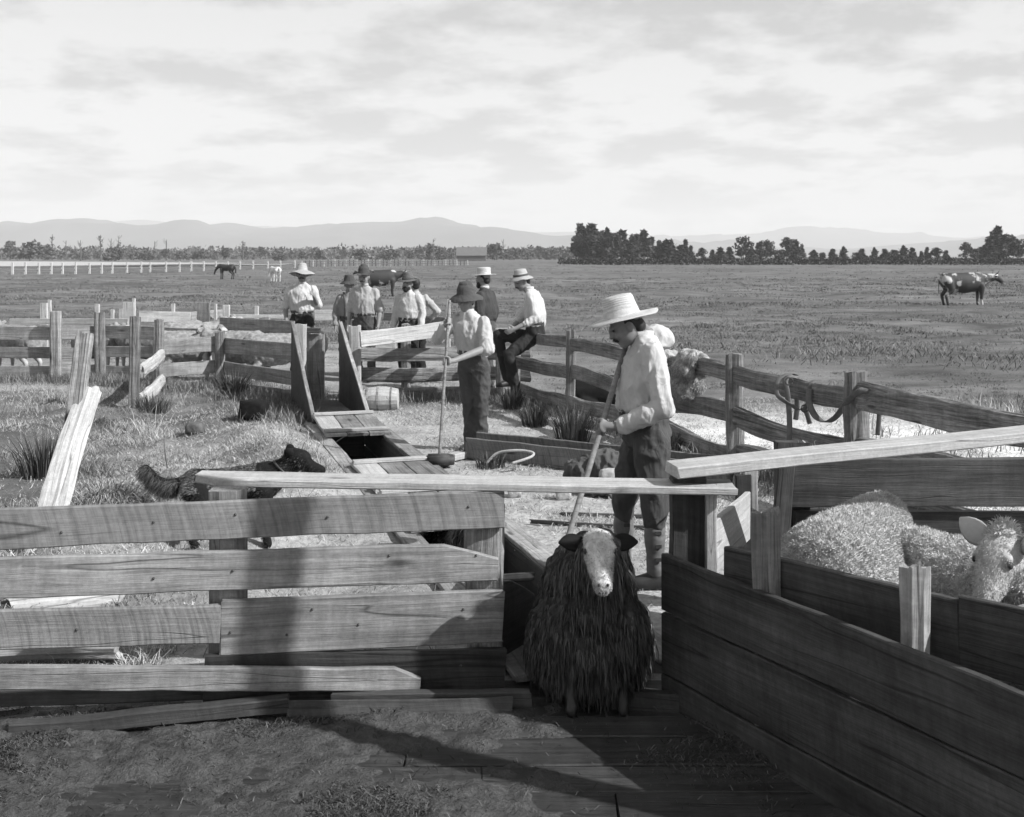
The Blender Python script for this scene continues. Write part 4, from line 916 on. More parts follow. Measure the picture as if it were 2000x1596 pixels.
# ------------------------------------------------------------------ added timber out of view on the right, shaped to shade the near fence
tg = thing('shade_panel', 'added boarded panel out of view, shaped to shade the near fence', 'panel', (2.3, 3.8, 0))
for i in range(4):
    a, b = 2.05 + i * 0.15, 2.05 + (i + 1) * 0.15 - .004; ztop = 2.0 + (a - 1.93) * 1.02
    board('board', ((a + b) / 2, 3.78 + i * .03, 1.2 if i < 2 else 1.6), ((a + b) / 2, 3.78 + i * .03, ztop + .08), b - a, 0.03, W_GREY, tg, up=(1, 0, 0), top=lambda f: 1, seg=0.4)
for x in (2.02, 2.55): post('post', x, 3.86 + (x - 2) * .2, 2.2 + (x - 2.0) * .8, 0.1, 0.08, W_SPLIT, tg)
up_ = thing('shade_slab', 'added tall slab out of view, casting a shadow band on the near fence', 'post', (2.17, 3.08, 0))
board('timber', (2.17, 3.08, -0.1), (2.135, 3.50, 4.15), 0.15, 0.05, W_GREY, up_, up=(.38, .925, 0))

# mud trodden over the draining floor
mx = np.arange(-3.0, 1.6, .018); my = np.arange(2.7, 4.78, .018); MX, MY = np.meshgrid(mx, my)
h_ = fbm(MX * 1.6, MY * 1.9, 4, 91); MZ = .016 + .10 * (h_ - .49) + .050 * (fbm(MX * 8, MY * 8, 3, 95) - .5) + .022 * (fbm(MX * 24, MY * 24, 2, 97) - .5)
MZ = MZ - .06 * sstep(-.1, .7, MX) * sstep(3.4, 4.0, MY)
V = np.stack([MX, MY, MZ], -1).reshape(-1, 3); ii = np.arange(MX.size).reshape(MX.shape); q_f = np.stack([ii[:-1, :-1], ii[:-1, 1:], ii[1:, 1:], ii[1:, :-1]], -1).reshape(-1, 4)
zq = V[q_f, 2].max(1); q_f = q_f[zq > -.012]
def mud_mat():
    m, t, b = new_mat('trodden_mud'); n = N(t); o = n.node('ShaderNodeTexCoord').outputs['Object']
    a = n.noise(o, 12, 6, 0.7); c = n.noise(o, 60, 4, 0.7)
    t.links.new(n.grey(n.math('MULTIPLY', n.maprange(a, .3, .7, .022, .085), n.maprange(c, .3, .7, .6, 1.4))), b.inputs['Base Color'])
    t.links.new(n.maprange(a, .3, .7, .45, .9), b.inputs['Roughness']); t.links.new(n.bump(n.math('ADD', a, c), .9, .02), b.inputs['Normal']); return m
tag(mesh_obj('mud', V, [tuple(f) for f in q_f.tolist()], mud_mat(), None, smooth=True), 'trampled mud and dung over the draining floor', 'mud', kind='stuff')
# ------------------------------------------------------------------ people
UP = Vector((0, 0, 1))
def hframe(fw, pitch=0.0, roll=0.0):
    fw = Vector(fw).normalized(); f = fw * math.cos(pitch) - UP * math.sin(pitch); u = UP * math.cos(pitch) + fw * math.sin(pitch)
    x = u.cross(f); m = Matrix((x, -f, u)).transposed()
    return m @ Matrix.Rotation(roll, 3, 'Y') if roll else m
def add_head(bm, c, rot, s=1.0):
    def b(p, r): ball(bm, Vector(c) + rot @ (Vector(p) * s), Vector(r) * s, 3, rot)
    b((0, .012, .022), (.076, .096, .098)); b((0, -.018, -.04), (.064, .076, .078)); b((0, -.055, -.088), (.036, .034, .030))
    b((0, -.082, .022), (.054, .018, .013)); b((0, -.098, -.004), (.012, .014, .028)); b((0, -.108, -.026), (.015, .016, .013))
    b((0, -.088, -.060), (.026, .014, .014)); b((.042, -.068, -.028), (.022, .02, .022)); b((-.042, -.068, -.028), (.022, .02, .022))
    for sx in (-1, 1): b((sx * .078, .012, -.012), (.012, .022, .033))
def grip(bm, wrist, c, axis, palm, r=0.017, s=1.0):
    """palm against a pole at c; four fingers and a thumb closed round it"""
    wrist = Vector(wrist); c = Vector(c); ax = Vector(axis).normalized(); pd = Vector(palm); pd = (pd - ax * pd.dot(ax)).normalized(); sd_ = ax.cross(pd)
    rot = Matrix((ax, sd_, pd)).transposed(); pc = c + pd * (r + .017 * s) - sd_ * 0.006
    ball(bm, pc, Vector((.042, .034, .016)) * s, 3, rot); chain(bm, [wrist, (wrist + pc) / 2, pc], [.027 * s, .026 * s, .024 * s])
    for i, (ro, e) in enumerate(((.0096, 205), (.0100, 225), (.0098, 220), (.0086, 200))):
        off = ax * (i - 1.5) * .0205 * s
        pts = [c + off + (pd * math.cos(math.radians(a)) + sd_ * math.sin(math.radians(a))) * (r + ro) for a in (28, 85, 140, e)]
        chain(bm, pts, [ro * s, ro * s, ro * .93 * s, ro * .84 * s])
    pts = [pc + ax * .026 * s - sd_ * .018] + [c + ax * .034 * s * k_ + (pd * math.cos(math.radians(a)) + sd_ * math.sin(math.radians(a))) * (r + .011) for a, k_ in ((-55, 1.1), (-105, 1.15), (-150, 1.0))]
    chain(bm, pts, [.013 * s, .0115 * s, .0108 * s, .009 * s])
def rest_hand(bm, wrist, d, pn, s=1.0):
    wrist = Vector(wrist); d = Vector(d).normalized(); pn = Vector(pn); pn = (pn - d * pn.dot(d)).normalized(); la = d.cross(pn)
    ball(bm, wrist + d * .05 * s, Vector((.045, .036, .017)) * s, 3, Matrix((d, la, pn)).transposed()); chain(bm, [wrist, wrist + d * .03], [.026 * s, .025 * s])
    for i, L in enumerate((.070, .080, .075, .060)):
        b0 = wrist + d * .085 * s + la * (i - 1.5) * .020 * s; d1 = (d + pn * .25).normalized(); d2 = (d + pn * 1.0).normalized()
        chain(bm, [b0, b0 + d1 * L * .45 * s, b0 + d1 * L * .45 * s + d2 * L * .5 * s], [.0098 * s, .009 * s, .0078 * s])
    t0 = wrist + d * .03 * s - la * .03 * s; chain(bm, [t0, t0 + (d * .6 - la * .8) * .035 * s, t0 + (d * .9 - la * .9 + pn * .3) * .058 * s], [.013 * s, .011 * s, .009 * s])
def hat(parent, mat, c, rot, crown_r=0.095, crown_h=0.11, brim=0.2, droop=0.015, top_r=0.8, dent=0.0, bandm=None, wavy=0.006, side_up=0.0, nm='hat', off=(0, 0, 0)):
    prof = [(0.001, crown_h - dent), (crown_r * top_r * 0.6, crown_h - dent * 0.6), (crown_r * top_r, crown_h - 0.006), (crown_r * (top_r + .08), crown_h - 0.022), (crown_r * (0.5 + top_r / 2 + 0.02), crown_h * 0.5), (crown_r, 0.012), (crown_r * 1.06, 0.003), (crown_r * 1.06 + (brim - crown_r) * 0.5, -droop * 0.35), (brim, -droop), (brim + 0.001, -droop - 0.004), (crown_r * 1.06 + (brim - crown_r) * 0.5, -droop * 0.35 - 0.006), (crown_r * 0.97, -0.006), (crown_r * 0.95, crown_h * 0.4), (crown_r * 0.75, crown_h - 0.03), (0.001, crown_h - 0.035 - dent)]
    n = 44; rg = []; sd0 = R.uniform(0, 50)
    for j, (r, z) in enumerate(prof):
        ring = []
        for k in range(n):
            a = 2 * math.pi * k / n; x, y = math.cos(a) * r, math.sin(a) * r * 1.08
            f = max(0, (r - crown_r) / max(brim - crown_r, .001)); zz = z + f * (wavy * mnoise.noise(Vector((math.cos(a) * 1.6 + sd0, math.sin(a) * 1.6, 0))) * 2.0 + side_up * abs(math.cos(a)) ** 2)
            q = 1 + 0.03 * mnoise.noise(Vector((math.cos(a) * 1.5 + sd0, math.sin(a) * 1.5, z * 12))) if j < 6 else 1
            ring.append((x * q, y * q, zz))
        rg.append(ring)
    V, Fc = rings_mesh(rg, cap=True); m = Matrix.Translation(Vector(c)) @ rot.to_4x4()
    h = mesh_obj(nm, V, Fc, mat, parent, m, smooth=True)
    if bandm:
        rg = [[(math.cos(a) * crown_r * s_, math.sin(a) * crown_r * 1.08 * s_, z) for a in [2 * math.pi * k / 36 for k in range(36)]] for s_, z in ((1.03, .006), (1.035, .008), (1.015, .034), (0.99, .034))]
        V, Fc = rings_mesh(rg); mesh_obj('hat_band', V, Fc, bandm, h, m, smooth=True)
    return h
def rotz(v, a): return Matrix.Rotation(a, 3, 'Z') @ Vector(v)
def std_pose(fw, H=1.72):
    """standing joints for a man facing fw, left side = up x fw"""
    k = H / 1.72; fw = Vector((*fw[:2], 0)).normalized(); la = UP.cross(fw)
    def v(l, f, z): return (la * l + fw * f + UP * z) * k
    return dict(fw=fw, la=la, k=k, pelvis=v(0, 0, .90), waist=v(0, 0, 1.02), chest=v(0, 0, 1.24), neck=v(0, .01, 1.44), head=v(0, .035, 1.585), pitch=0.05, hfw=fw,
        sl=v(.168, 0, 1.355), sr=v(-.168, 0, 1.355), el=v(.235, -.03, 1.10), er=v(-.235, -.03, 1.10), wl=v(.235, .06, .86), wr=v(-.235, .06, .86),
        hl=v(.09, 0, .88), hr=v(-.09, 0, .88), kl=v(.105, .02, .48), kr=v(-.105, .02, .48), al=v(.11, -.02, .09), ar=v(-.11, -.02, .09))
def person(label, loc, J, shirt, trousers, skin=SKIN, vox=0.012, sleeve=(1.0, 1.0), belly=1.0, puff=1.0, hands=('rest', 'rest'), hatspec=None, moustache=False, beard=False, hair=HAIR, long_legs=True, jacket=None, braces=False, belt=True, fold=1.0, feet=True, collar=True, group='men working and watching at the sheep dip', sleeve_r=1.0):
    t = thing('person', label, 'person', loc, group); m = Matrix.Translation(Vector(loc)); k = J['k']; fw, la = J['fw'], J['la']
    hrot = hframe(J['hfw'], J['pitch'], J.get('roll', 0))
    lat2 = (J['sl'] - J['sr']).normalized(); f2 = lat2.cross(UP); f2 = f2 if f2.dot(fw) > 0 else -f2
    lat0 = (J['hl'] - J['hr']); lat0.z = 0; lat0.normalize(); f0 = lat0.cross(UP); f0 = f0 if f0.dot(fw) > 0 else -f0
    def rings(s, pf=1.0):
        P0, P1, P2, P3 = J['pelvis'], J['waist'], J['chest'], J['neck']; sh = (J['sl'] + J['sr']) / 2
        return [(P1 + (P0 - P1) * .45, lat0 * .150 * s * k, f0 * .108 * s * k), (P1, lat0 * .152 * s * k * pf, f0 * .112 * s * k * belly * pf), (P1 * .5 + P2 * .5, lat2 * .168 * s * k * pf, f2 * .122 * s * k * (.5 + .5 * belly) * pf), (P2, lat2 * .180 * s * k, f2 * .124 * s * k), (P2 * .35 + sh * .65, lat2 * .182 * s * k, f2 * .108 * s * k), (sh + UP * .012 * k, lat2 * .150 * s * k, f2 * .082 * s * k), (P3 * .75 + sh * .25 + UP * .02 * k, lat2 * .085 * s * k, f2 * .066 * s * k), (P3 + UP * .02 * k, lat2 * .058 * s * k, f2 * .056 * s * k)]
    # one continuous body
    bm = bmesh.new(); loft(bm, rings(0.86)); add_head(bm, J['head'], hrot, k); chain(bm, [J['neck'] - UP * .02 * k, J['neck'] * .4 + J['head'] * .6 - hrot @ Vector((0, -.012, .03))], [.056 * k, .054 * k])
    loft(bm, [(J['pelvis'] - UP * .08 * k, lat0 * .12 * k, f0 * .09 * k), (J['pelvis'], lat0 * .148 * k, f0 * .105 * k), (J['waist'], lat0 * .13 * k, f0 * .095 * k)])
    for s_, e_, w_, h_, a_, kn, side in (('sl', 'el', 'wl', 'hl', 'al', 'kl', 0), ('sr', 'er', 'wr', 'hr', 'ar', 'kr', 1)):
        chain(bm, [J[s_], (J[s_] + J[e_]) / 2, J[e_], J[e_] * .65 + J[w_] * .35, J[w_]], [.050 * k, .046 * k, .037 * k, .039 * k, .027 * k])
        chain(bm, [J[h_], J[h_] * .5 + J[kn] * .5, J[kn], J[kn] * .65 + J[a_] * .35, J[a_]], [.080 * k, .070 * k, .052 * k, .052 * k, .036 * k])
        hd = hands[side]
        if hd == 'rest':
            d = (J[w_] - J[e_]).normalized(); rest_hand(bm, J[w_], d, (-la if side == 0 else la) + fw * .2, k)
        elif hd: grip(bm, J[w_], hd[0], hd[1], hd[2], hd[3], k)
    body = fuse('body', bm, vox * 0.8, skin, t, 3, None, m)
    # shirt
    bm = bmesh.new(); loft(bm, rings(1.03, puff), 28)
    for s_, e_, w_, side in (('sl', 'el', 'wl', 0), ('sr', 'er', 'wr', 1)):
        fr = sleeve[side]; S, E, W = J[s_], J[e_], J[w_]; q = sleeve_r * k
        pts = [S * .92 + J['neck'] * .08 - UP * .015, S, (S + E) / 2, E]; rad = [.056 * k, .064 * k, .060 * q, .056 * q]
        if fr > 0.55: f = (fr - .5) * 2; pts += [E + (W - E) * f * .55, E + (W - E) * f * .93]; rad += [.056 * q, .044 * q]
        else: pts[3] = S + (E - S) * min(1.0, fr * 2); rad[3] = .062 * q
        chain(bm, pts, rad)
        if fr < 0.95 and fr > 0.3:      # rolled cuff
            e = pts[-1]; d = (pts[-1] - pts[-2]).normalized(); chain(bm, [e - d * .02, e + d * .015], [rad[-1] + .006, rad[-1] + .008])
    topm = jacket or shirt
    sh = fuse('jacket' if jacket else 'shirt', bm, vox, topm, t, 3, folds(0.012 * fold * k, 13, 5.0, R.uniform(0, 9)), m)
    if collar:
        bm = bmesh.new(); c0 = J['neck'] + UP * .012 * k
        loft(bm, [(c0 - UP * .012, lat2 * .066 * k, f2 * .066 * k), (c0 + UP * .03 * k, lat2 * .061 * k, f2 * .062 * k)], 24); bm_obj('collar', bm, SHIRT if jacket else shirt, t, m, True)
    # trousers
    bm = bmesh.new(); P0, P1 = J['pelvis'], J['waist']
    loft(bm, [(P0 - UP * .10 * k, lat0 * .135 * k, f0 * .11 * k), (P0 - UP * .02 * k, lat0 * .165 * k, f0 * .128 * k * (.6 + .4 * belly)), (P0 * .5 + P1 * .5, lat0 * .160 * k, f0 * .120 * k * (.5 + .5 * belly)), (P1 - UP * .01 * k, lat0 * .152 * k, f0 * .112 * k * (.5 + .5 * belly))], 24)
    for h_, kn, a_ in (('hl', 'kl', 'al'), ('hr', 'kr', 'ar')):
        Hh, K, A = J[h_], J[kn], J[a_]
        if long_legs: chain(bm, [Hh, Hh * .5 + K * .5, K, K * .5 + A * .5, A + (A - K).normalized() * -.02], [.098 * k, .090 * k, .074 * k, .070 * k, .066 * k])
        else: chain(bm, [Hh, Hh * .5 + K * .5, K, K * .8 + A * .2], [.104 * k, .098 * k, .080 * k, .064 * k])
    fuse('trousers', bm, vox, trousers, t, 3, folds(0.013 * fold * k, 7, 6, R.uniform(0, 9)), m)
    if belt and not jacket:
        loftr = [(P1 + UP * z, lat0 * (.157 * k * max(1, puff * .98) + e), f0 * (.117 * k * (.5 + .5 * belly) + e)) for z, e in ((-.022, .0), (-.020, .008), (.016, .008), (.018, 0))]
        bm = bmesh.new(); loft(bm, loftr, 30); bm_obj('belt', bm, LEATHER, t, m, True)
    if feet:
        for kn, a_ in (('kl', 'al'), ('kr', 'ar')):
            A = J[a_]; tf = J.get('toe', fw); bm = bmesh.new()
            z0 = Vector((A.x, A.y, A.z - .085 * k)); K = J[kn]
            chain(bm, [A, A + (K - A).normalized() * .12], [.046 * k, .050 * k])
            loft(bm, [(z0 - tf * .07 * k + UP * .03, la * .028 * k, UP * .028), (z0 - tf * .05 * k + UP * .045 * k, la * .036 * k, UP * .05 * k), (z0 + UP * .05 * k, la * .042 * k, UP * .055 * k), (z0 + tf * .09 * k + UP * .036 * k, la * .048 * k, UP * .04 * k), (z0 + tf * .16 * k + UP * .028 * k, la * .044 * k, UP * .032 * k), (z0 + tf * .20 * k + UP * .022 * k, la * .024 * k, UP * .02 * k)], 16)
            fuse('boot', bm, max(.007, vox * .8), BOOT, t, 2, None, m)
            if not long_legs:
                bm = bmesh.new(); chain(bm, [K * .72 + A * .28, K * .55 + A * .45, A * .75 + K * .25, A + UP * .02], [.058 * k, .062 * k, .050 * k, .052 * k])
                ga = fuse('gaiter', bm, vox, GAITER, t, 3, folds(.004, 6, 22, 2.0), m)
                for zf in (.35, .55, .75):
                    q = K * (1 - zf) + A * zf; d = (q + la * 0 ) ; bb = bmesh.new()
                    sgn = -1 if la.y < 0 else 1
                    bmesh.ops.create_cube(bb, size=1, matrix=Matrix.Translation(q + la * (.058 * k) - fw * .012) @ Matrix.Diagonal((.035, .012, .02, 1))); bm_obj('buckle', bb, IRON, ga, m)
    # hair, face hair, eyes
    hc = J['head']
    def hp(p): return hc + hrot @ (Vector(p) * k)
    bm = bmesh.new()
    for p, r in (((0, .030, .02), (.080, .088, .094)) if not hatspec else ((0, .052, -.012), (.068, .050, .052)), ((0, .06, -.035), (.064, .046, .05)), ((.07, .02, .015), (.012, .035, .04)), ((-.07, .02, .015), (.012, .035, .04))): ball(bm, hp(p), Vector(r) * k, 3, hrot)
    fuse('hair', bm, .010, hair, t, 2, None, m)
    for sx in (-1, 1):
        bm = bmesh.new(); ball(bm, hp((sx * .031, -.083, .004)), Vector((.013, .007, .007)) * k, 2, hrot); bm_obj('eye', bm, BOOT, t, m, True)
    if moustache:
        bm = bmesh.new()
        for sx in (-1, 1): chain(bm, [hp((0, -.104, -.046)), hp((sx * .022, -.100, -.050)), hp((sx * .042, -.084, -.062))], [.010 * k, .010 * k, .006 * k])
        fuse('moustache', bm, .006, hair, t, 1, None, m)
    if beard:
        bm = bmesh.new()
        for p, r in (((0, -.07, -.10), (.045, .04, .045)), ((.04, -.05, -.075), (.03, .035, .04)), ((-.04, -.05, -.075), (.03, .035, .04)), ((0, -.095, -.052), (.036, .014, .012))): ball(bm, hp(p), Vector(r) * k, 2, hrot)
        fuse('beard', bm, .009, hair, t, 2, lambda p: .006 * mnoise.noise(p * 60), m)
    if hatspec:
        hs_ = dict(hatspec); mt = hs_.pop('mat'); o_ = hs_.pop('at', (0, .012, .055)); tp = hs_.pop('pitch', None); rl = hs_.pop('tilt', 0.0)
        rr = hframe(J['hfw'], J['pitch'] if tp is None else tp, rl); c = Vector(loc) + (Vector(hs_.pop('abs')) if 'abs' in hs_ else hp(o_))
        hat(t, mt, c, rr, **hs_)
    if braces:
        for key in ('sl', 'sr'):
            sx = J[key] * .55 + J['neck'] * .45; w_ = J['waist'] + (J[key] - (J['sl'] + J['sr']) / 2) * .45
            for sg in (1, -1):
                pts = [Vector(loc) + w_ + f0 * sg * .125 * k * belly * puff, Vector(loc) + J['chest'] * 1.0 + (w_ - J['waist']) * .95 + f2 * sg * .135 * k, Vector(loc) + sx + f2 * sg * .085 * k + UP * .0, Vector(loc) + sx + UP * .055 * k]
                sweep('brace_strap', pts, .016, LEATHER, t, flat=.3, n=6, flat_axis=tuple(la))
    return t

# the man with the pole, facing left beside the dip
J = std_pose((-1, 0)); v = Vector
L0 = v((0.74, 6.50, 0.0))
J.update(pelvis=v((.035, 0, .90)), waist=v((.012, 0, 1.03)), chest=v((.02, 0, 1.25)), neck=v((.015, 0, 1.425)), head=v((-.082, 0, 1.502)), pitch=math.radians(28),
         sl=v((.045, -.165, 1.35)), sr=v((.03, .165, 1.36)), el=v((.10, -.25, 1.06)), wl=v((-.13, -.20, .945)), er=v((.165, .22, 1.405)), wr=v((.065, .13, 1.455)),
         hl=v((.05, -.085, .87)), hr=v((.03, .085, .87)), kl=v((.07, -.10, .47)), kr=v((-.085, .09, .47)), al=v((.075, -.10, .095)), ar=v((-.09, .10, .095)), k=1.0)
pt, pb_ = P(1226, 664, 6.62), P(1100, 1082, 5.95); pa_ = (pt - pb_).normalized()
gh = pb_ + pa_ * ((0.935 - pb_.z) / pa_.z) - L0
main = person('moustached man in a wide straw hat pushing a pole into the dip', tuple(L0), J, SHIRT, TROUS_M, SKIN_D, 0.0085, (1.0, 0.78), belly=1.18, puff=1.07,
    hands=((gh, pa_, v((.35, -.9, 0)), .0155), 'rest'), hatspec=dict(mat=STRAW, abs=(-.107, 0, 1.552), pitch=math.radians(14.5), crown_r=.098, crown_h=.125, brim=.197, droop=.012, top_r=.80, wavy=.007, bandm=None), moustache=True, long_legs=False, fold=1.15, belt=True, group=None, sleeve_r=1.12)
tag(sweep('dipping_pole', [pb_ - pa_ * .35, pb_, (pt + pb_) / 2, pt], 0.016, W_POLE, n=3, side=12), 'long wooden pole held by the man in the straw hat', 'pole')

# the man with the plunger
J = std_pose((-.5, -.87), 1.66); L1 = v((-0.40, 11.0, 0.0))
ht, hb = v((-.596, 10.75, 1.475)), v((-.65, 10.08, .09)); ha = (ht - hb).normalized()
def on_h(z): return hb + ha * ((z - hb.z) / ha.z) - L1
J.update(head=v((-.05, -.02, 1.475)), neck=v((-.03, 0, 1.345)), chest=v((-.01, 0, 1.17)), waist=v((.02, 0, .965)), pelvis=v((.03, 0, .86)), pitch=.12, hfw=v((-.35, -.93, 0)),
         sl=v((.135, -.075, 1.255)), sr=v((-.15, .075, 1.265)), el=v((.155, -.22, 1.02)), er=v((-.32, -.03, 1.09)), hl=v((.10, -.04, .83)), hr=v((-.04, .04, .83)), kl=v((.10, -.06, .46)), kr=v((-.02, -.02, .46)), al=v((.10, -.02, .09)), ar=v((-.0, .03, .09)))
g1, g2 = on_h(.92), on_h(1.28); J['wl'] = g1 + v((.075, .05, .0)); J['wr'] = g2 + v((-.02, .08, -.03))
person('man in a dark drooping hat and striped shirt holding a plunger', tuple(L1), J, SHIRT_S, TROUS_M, SKIN, 0.011, (0.52, 0.9), hands=((g1, ha, v((.8, .3, 0)), .016), (g2, -ha, v((-.4, .8, 0)), .016)), puff=1.08,
       hatspec=dict(mat=FELT, crown_r=.092, crown_h=.13, brim=.165, droop=.045, top_r=.62, at=(0, .01, .05), wavy=.014, pitch=.12), fold=1.2, sleeve_r=1.1)
pl = thing('plunger', 'long-handled wooden plunger standing on its block head', 'plunger', (hb.x, hb.y, 0), None)
sweep('handle', [hb - ha * .03, (ht + hb) / 2, ht], 0.0145, W_GREY, pl, n=4, side=10)
bmh = bmesh.new(); bmesh.ops.create_cube(bmh, size=1); bmesh.ops.bevel(bmh, geom=bmh.edges[:], offset=.18, segments=3, affect='EDGES')
for q in bmh.verts: q.co = Vector((q.co.x * .285, q.co.y * .13, q.co.z * .11)) + mnoise.noise_vector(q.co * 3) * .006
bm_obj('block_head', bmh, W_DARK, pl, Matrix.Translation((hb.x - .01, hb.y, .072)), True)

# the man sitting on the fence
J = std_pose((-.95, -.3), 1.70); L2 = v((0.22, 14.35, 0.0)); 
def q_(px, py, dy=0.0): return v(((px - 1000) / F * (14.35 + dy) - L2.x, dy, CAMH - (py - 500) / F * (14.35 + dy)))
J.update(pelvis=q_(1044, 650, -.05), waist=q_(1046, 630, -.03), chest=q_(1044, 598), neck=q_(1033, 566), head=q_(1019, 549), pitch=.42, hfw=v((-.9, -.35, 0)), sl=q_(1036, 578, -.17), sr=q_(1048, 577, .16), el=q_(1048, 622, -.26), wl=q_(1008, 641, -.32), er=q_(1020, 618, .1), wr=q_(1003, 636, -.1),
         hl=q_(1036, 662, -.12), hr=q_(1040, 660, .05), kl=q_(994, 692, -.25), kr=q_(972, 655, -.05), al=q_(1010, 775, -.22), ar=q_(993, 742, .0), toe=v((-.8, -.5, 0)))
person('man in a white shirt sitting on the top fence rail with a knee raised', tuple(L2), J, SHIRT, TROUS_B, SKIN, 0.012, (0.75, 0.75), puff=1.1,
       hatspec=dict(mat=STRAW_D, crown_r=.09, crown_h=.10, brim=.145, droop=.03, top_r=.75, bandm=FELT, wavy=.012, pitch=.15), moustache=True, fold=1.1)
# the watchers behind the rails
def stand(px, hat_top, d, fw, hat_h=0.12):
    H = CAMH - (hat_top - 500) * d / F - hat_h * 0.55 + 0.02; x = (px - 1000) * d / F
    J = std_pose(fw, H / 1.0); return J, (x, d, 0.0)
J, l = stand(590, 513, 17.6, (.12, -1)); k = J['k']; J['er'] += v((-.02, .02, 0)); J['wl'] = J['el'] + v((-.02, -.2, .14)); 
person('man in a wide pale hat and white shirt, leftmost of the watchers', l, J, SHIRT, TROUS_B, SKIN_D, .014, (.45, .5), hatspec=dict(mat=STRAW_D, crown_r=.09, crown_h=.12, brim=.205, droop=.05, top_r=.7, wavy=.02, pitch=-.12), moustache=True, fold=1.3, puff=1.08)
J, l = stand(682, 535, 17.9, (.15, -1)); person('boy in a dark hat half hidden behind the man in grey', l, J, SHIRT_D, TROUS, SKIN_D, .015, (.9, .9), hatspec=dict(mat=FELT, crown_r=.09, crown_h=.11, brim=.15, droop=.035, top_r=.75), braces=True)
J, l = stand(712, 517, 17.1, (-.2, -1)); J['pitch'] = .2; person('man in a peaked felt hat and grey shirt with rolled sleeves', l, J, SHIRT_G, TROUS, SKIN, .014, (.5, .5), hatspec=dict(mat=FELT, crown_r=.088, crown_h=.14, brim=.165, droop=.005, top_r=.45, side_up=.02, wavy=.03, pitch=.1), fold=1.2, puff=1.1, moustache=True)
J, l = stand(798, 531, 17.0, (-.35, -1)); J['roll'] = .05; person('bearded man in a dark bowler-shaped hat and white shirt', l, J, SHIRT, TROUS_B, SKIN, .014, (1, 1), hatspec=dict(mat=FELT_M, crown_r=.09, crown_h=.125, brim=.155, droop=.015, top_r=.7, bandm=FELT, side_up=.012), beard=True, puff=1.08)
J, l = stand(812, 535, 17.75, (-.3, .95)); kk = J['k']; J['er'] = J['sr'] + v((.20, -.05, -.22)); J['wr'] = J['sr'] + v((.02, .02, -.42)); 
person('man mostly hidden behind the bearded man, hand on hip', l, J, SHIRT_G, TROUS_B, SKIN, .015, (.85, .7), hatspec=None, fold=1.3)
J, l = stand(948, 519, 15.9, (-.85, .4)); person('man in a flat straw boater and long dark jacket', l, J, SHIRT, TROUS, SKIN, .014, (1, 1), jacket=JACKET, hatspec=dict(mat=STRAW, crown_r=.095, crown_h=.105, brim=.165, droop=.004, top_r=.93, wavy=.004), beard=True, puff=1.15, belly=1.15, sleeve_r=1.15)
j0 = bpy.data.objects.get('jacket')

# ------------------------------------------------------------------ animals
def place(x, y, z, ang, s=1.0, pitch=0.0): return Matrix.Translation((x, y, z)) @ Matrix.Rotation(ang, 4, 'Z') @ Matrix.Scale(s, 4) @ Matrix.Translation((.28, 0, 0)) @ Matrix.Rotation(-pitch, 4, 'Y') @ Matrix.Translation((-.28, 0, 0))
def L_(bm, pts, rad):
    for sy in (-1, 1): chain(bm, [(p[0], p[1] * sy, p[2]) for p in pts], rad)
def sheep_body(bm, head_up=0.0, leg=1.0):
    loft(bm, [((x, 0, z), (0, ry, 0), (0, 0, rz)) for x, z, ry, rz in ((-.46, .50, .08, .10), (-.38, .51, .16, .17), (-.1, .49, .19, .20), (.2, .50, .17, .19), (.36, .54, .12, .15), (.44, .57, .07, .09))])
    L_(bm, [(.27, .10, .42), (.28, .11, .26), (.275, .11, .13), (.285, .11, .03)], [.06, .035, .024, .028])
    L_(bm, [(-.30, .11, .46), (-.24, .12, .32), (-.37, .12, .20), (-.345, .12, .09), (-.335, .12, .03)], [.10, .06, .034, .024, .028])
    u = head_up
    chain(bm, [(.38, 0, .58), (.50, 0, .74 + u)], [.11, .085])
    a = Vector((.50, 0, .81 + u)); d = Vector((.62, 0, -.78)).normalized(); nn = Vector((.78, 0, .62)).normalized()      # poll, line of the face, brow normal
    loft(bm, [(a + d * q + nn * o, (0, w, 0), nn * h) for q, w, h, o in ((-.035, .03, .03, .0), (-.015, .058, .05, .0), (.03, .070, .068, .0), (.075, .069, .068, -.002), (.11, .060, .062, -.004), (.15, .047, .053, -.004), (.19, .040, .046, -.006), (.225, .039, .040, -.010), (.25, .034, .032, -.014), (.265, .018, .018, -.018))], 22)
    for sy in (-1, 1):
        ball(bm, a + d * .072 + nn * .034 + Vector((0, sy * .052, 0)), (.022, .016, .017)); ball(bm, a + d * .15 - nn * .02 + Vector((0, sy * .034, 0)), (.035, .016, .03))
        ball(bm, a + d * .238 + nn * .010 + Vector((0, sy * .016, 0)), (.014, .013, .012))
    ball(bm, a + d * .235 - nn * .035, (.026, .026, .02))
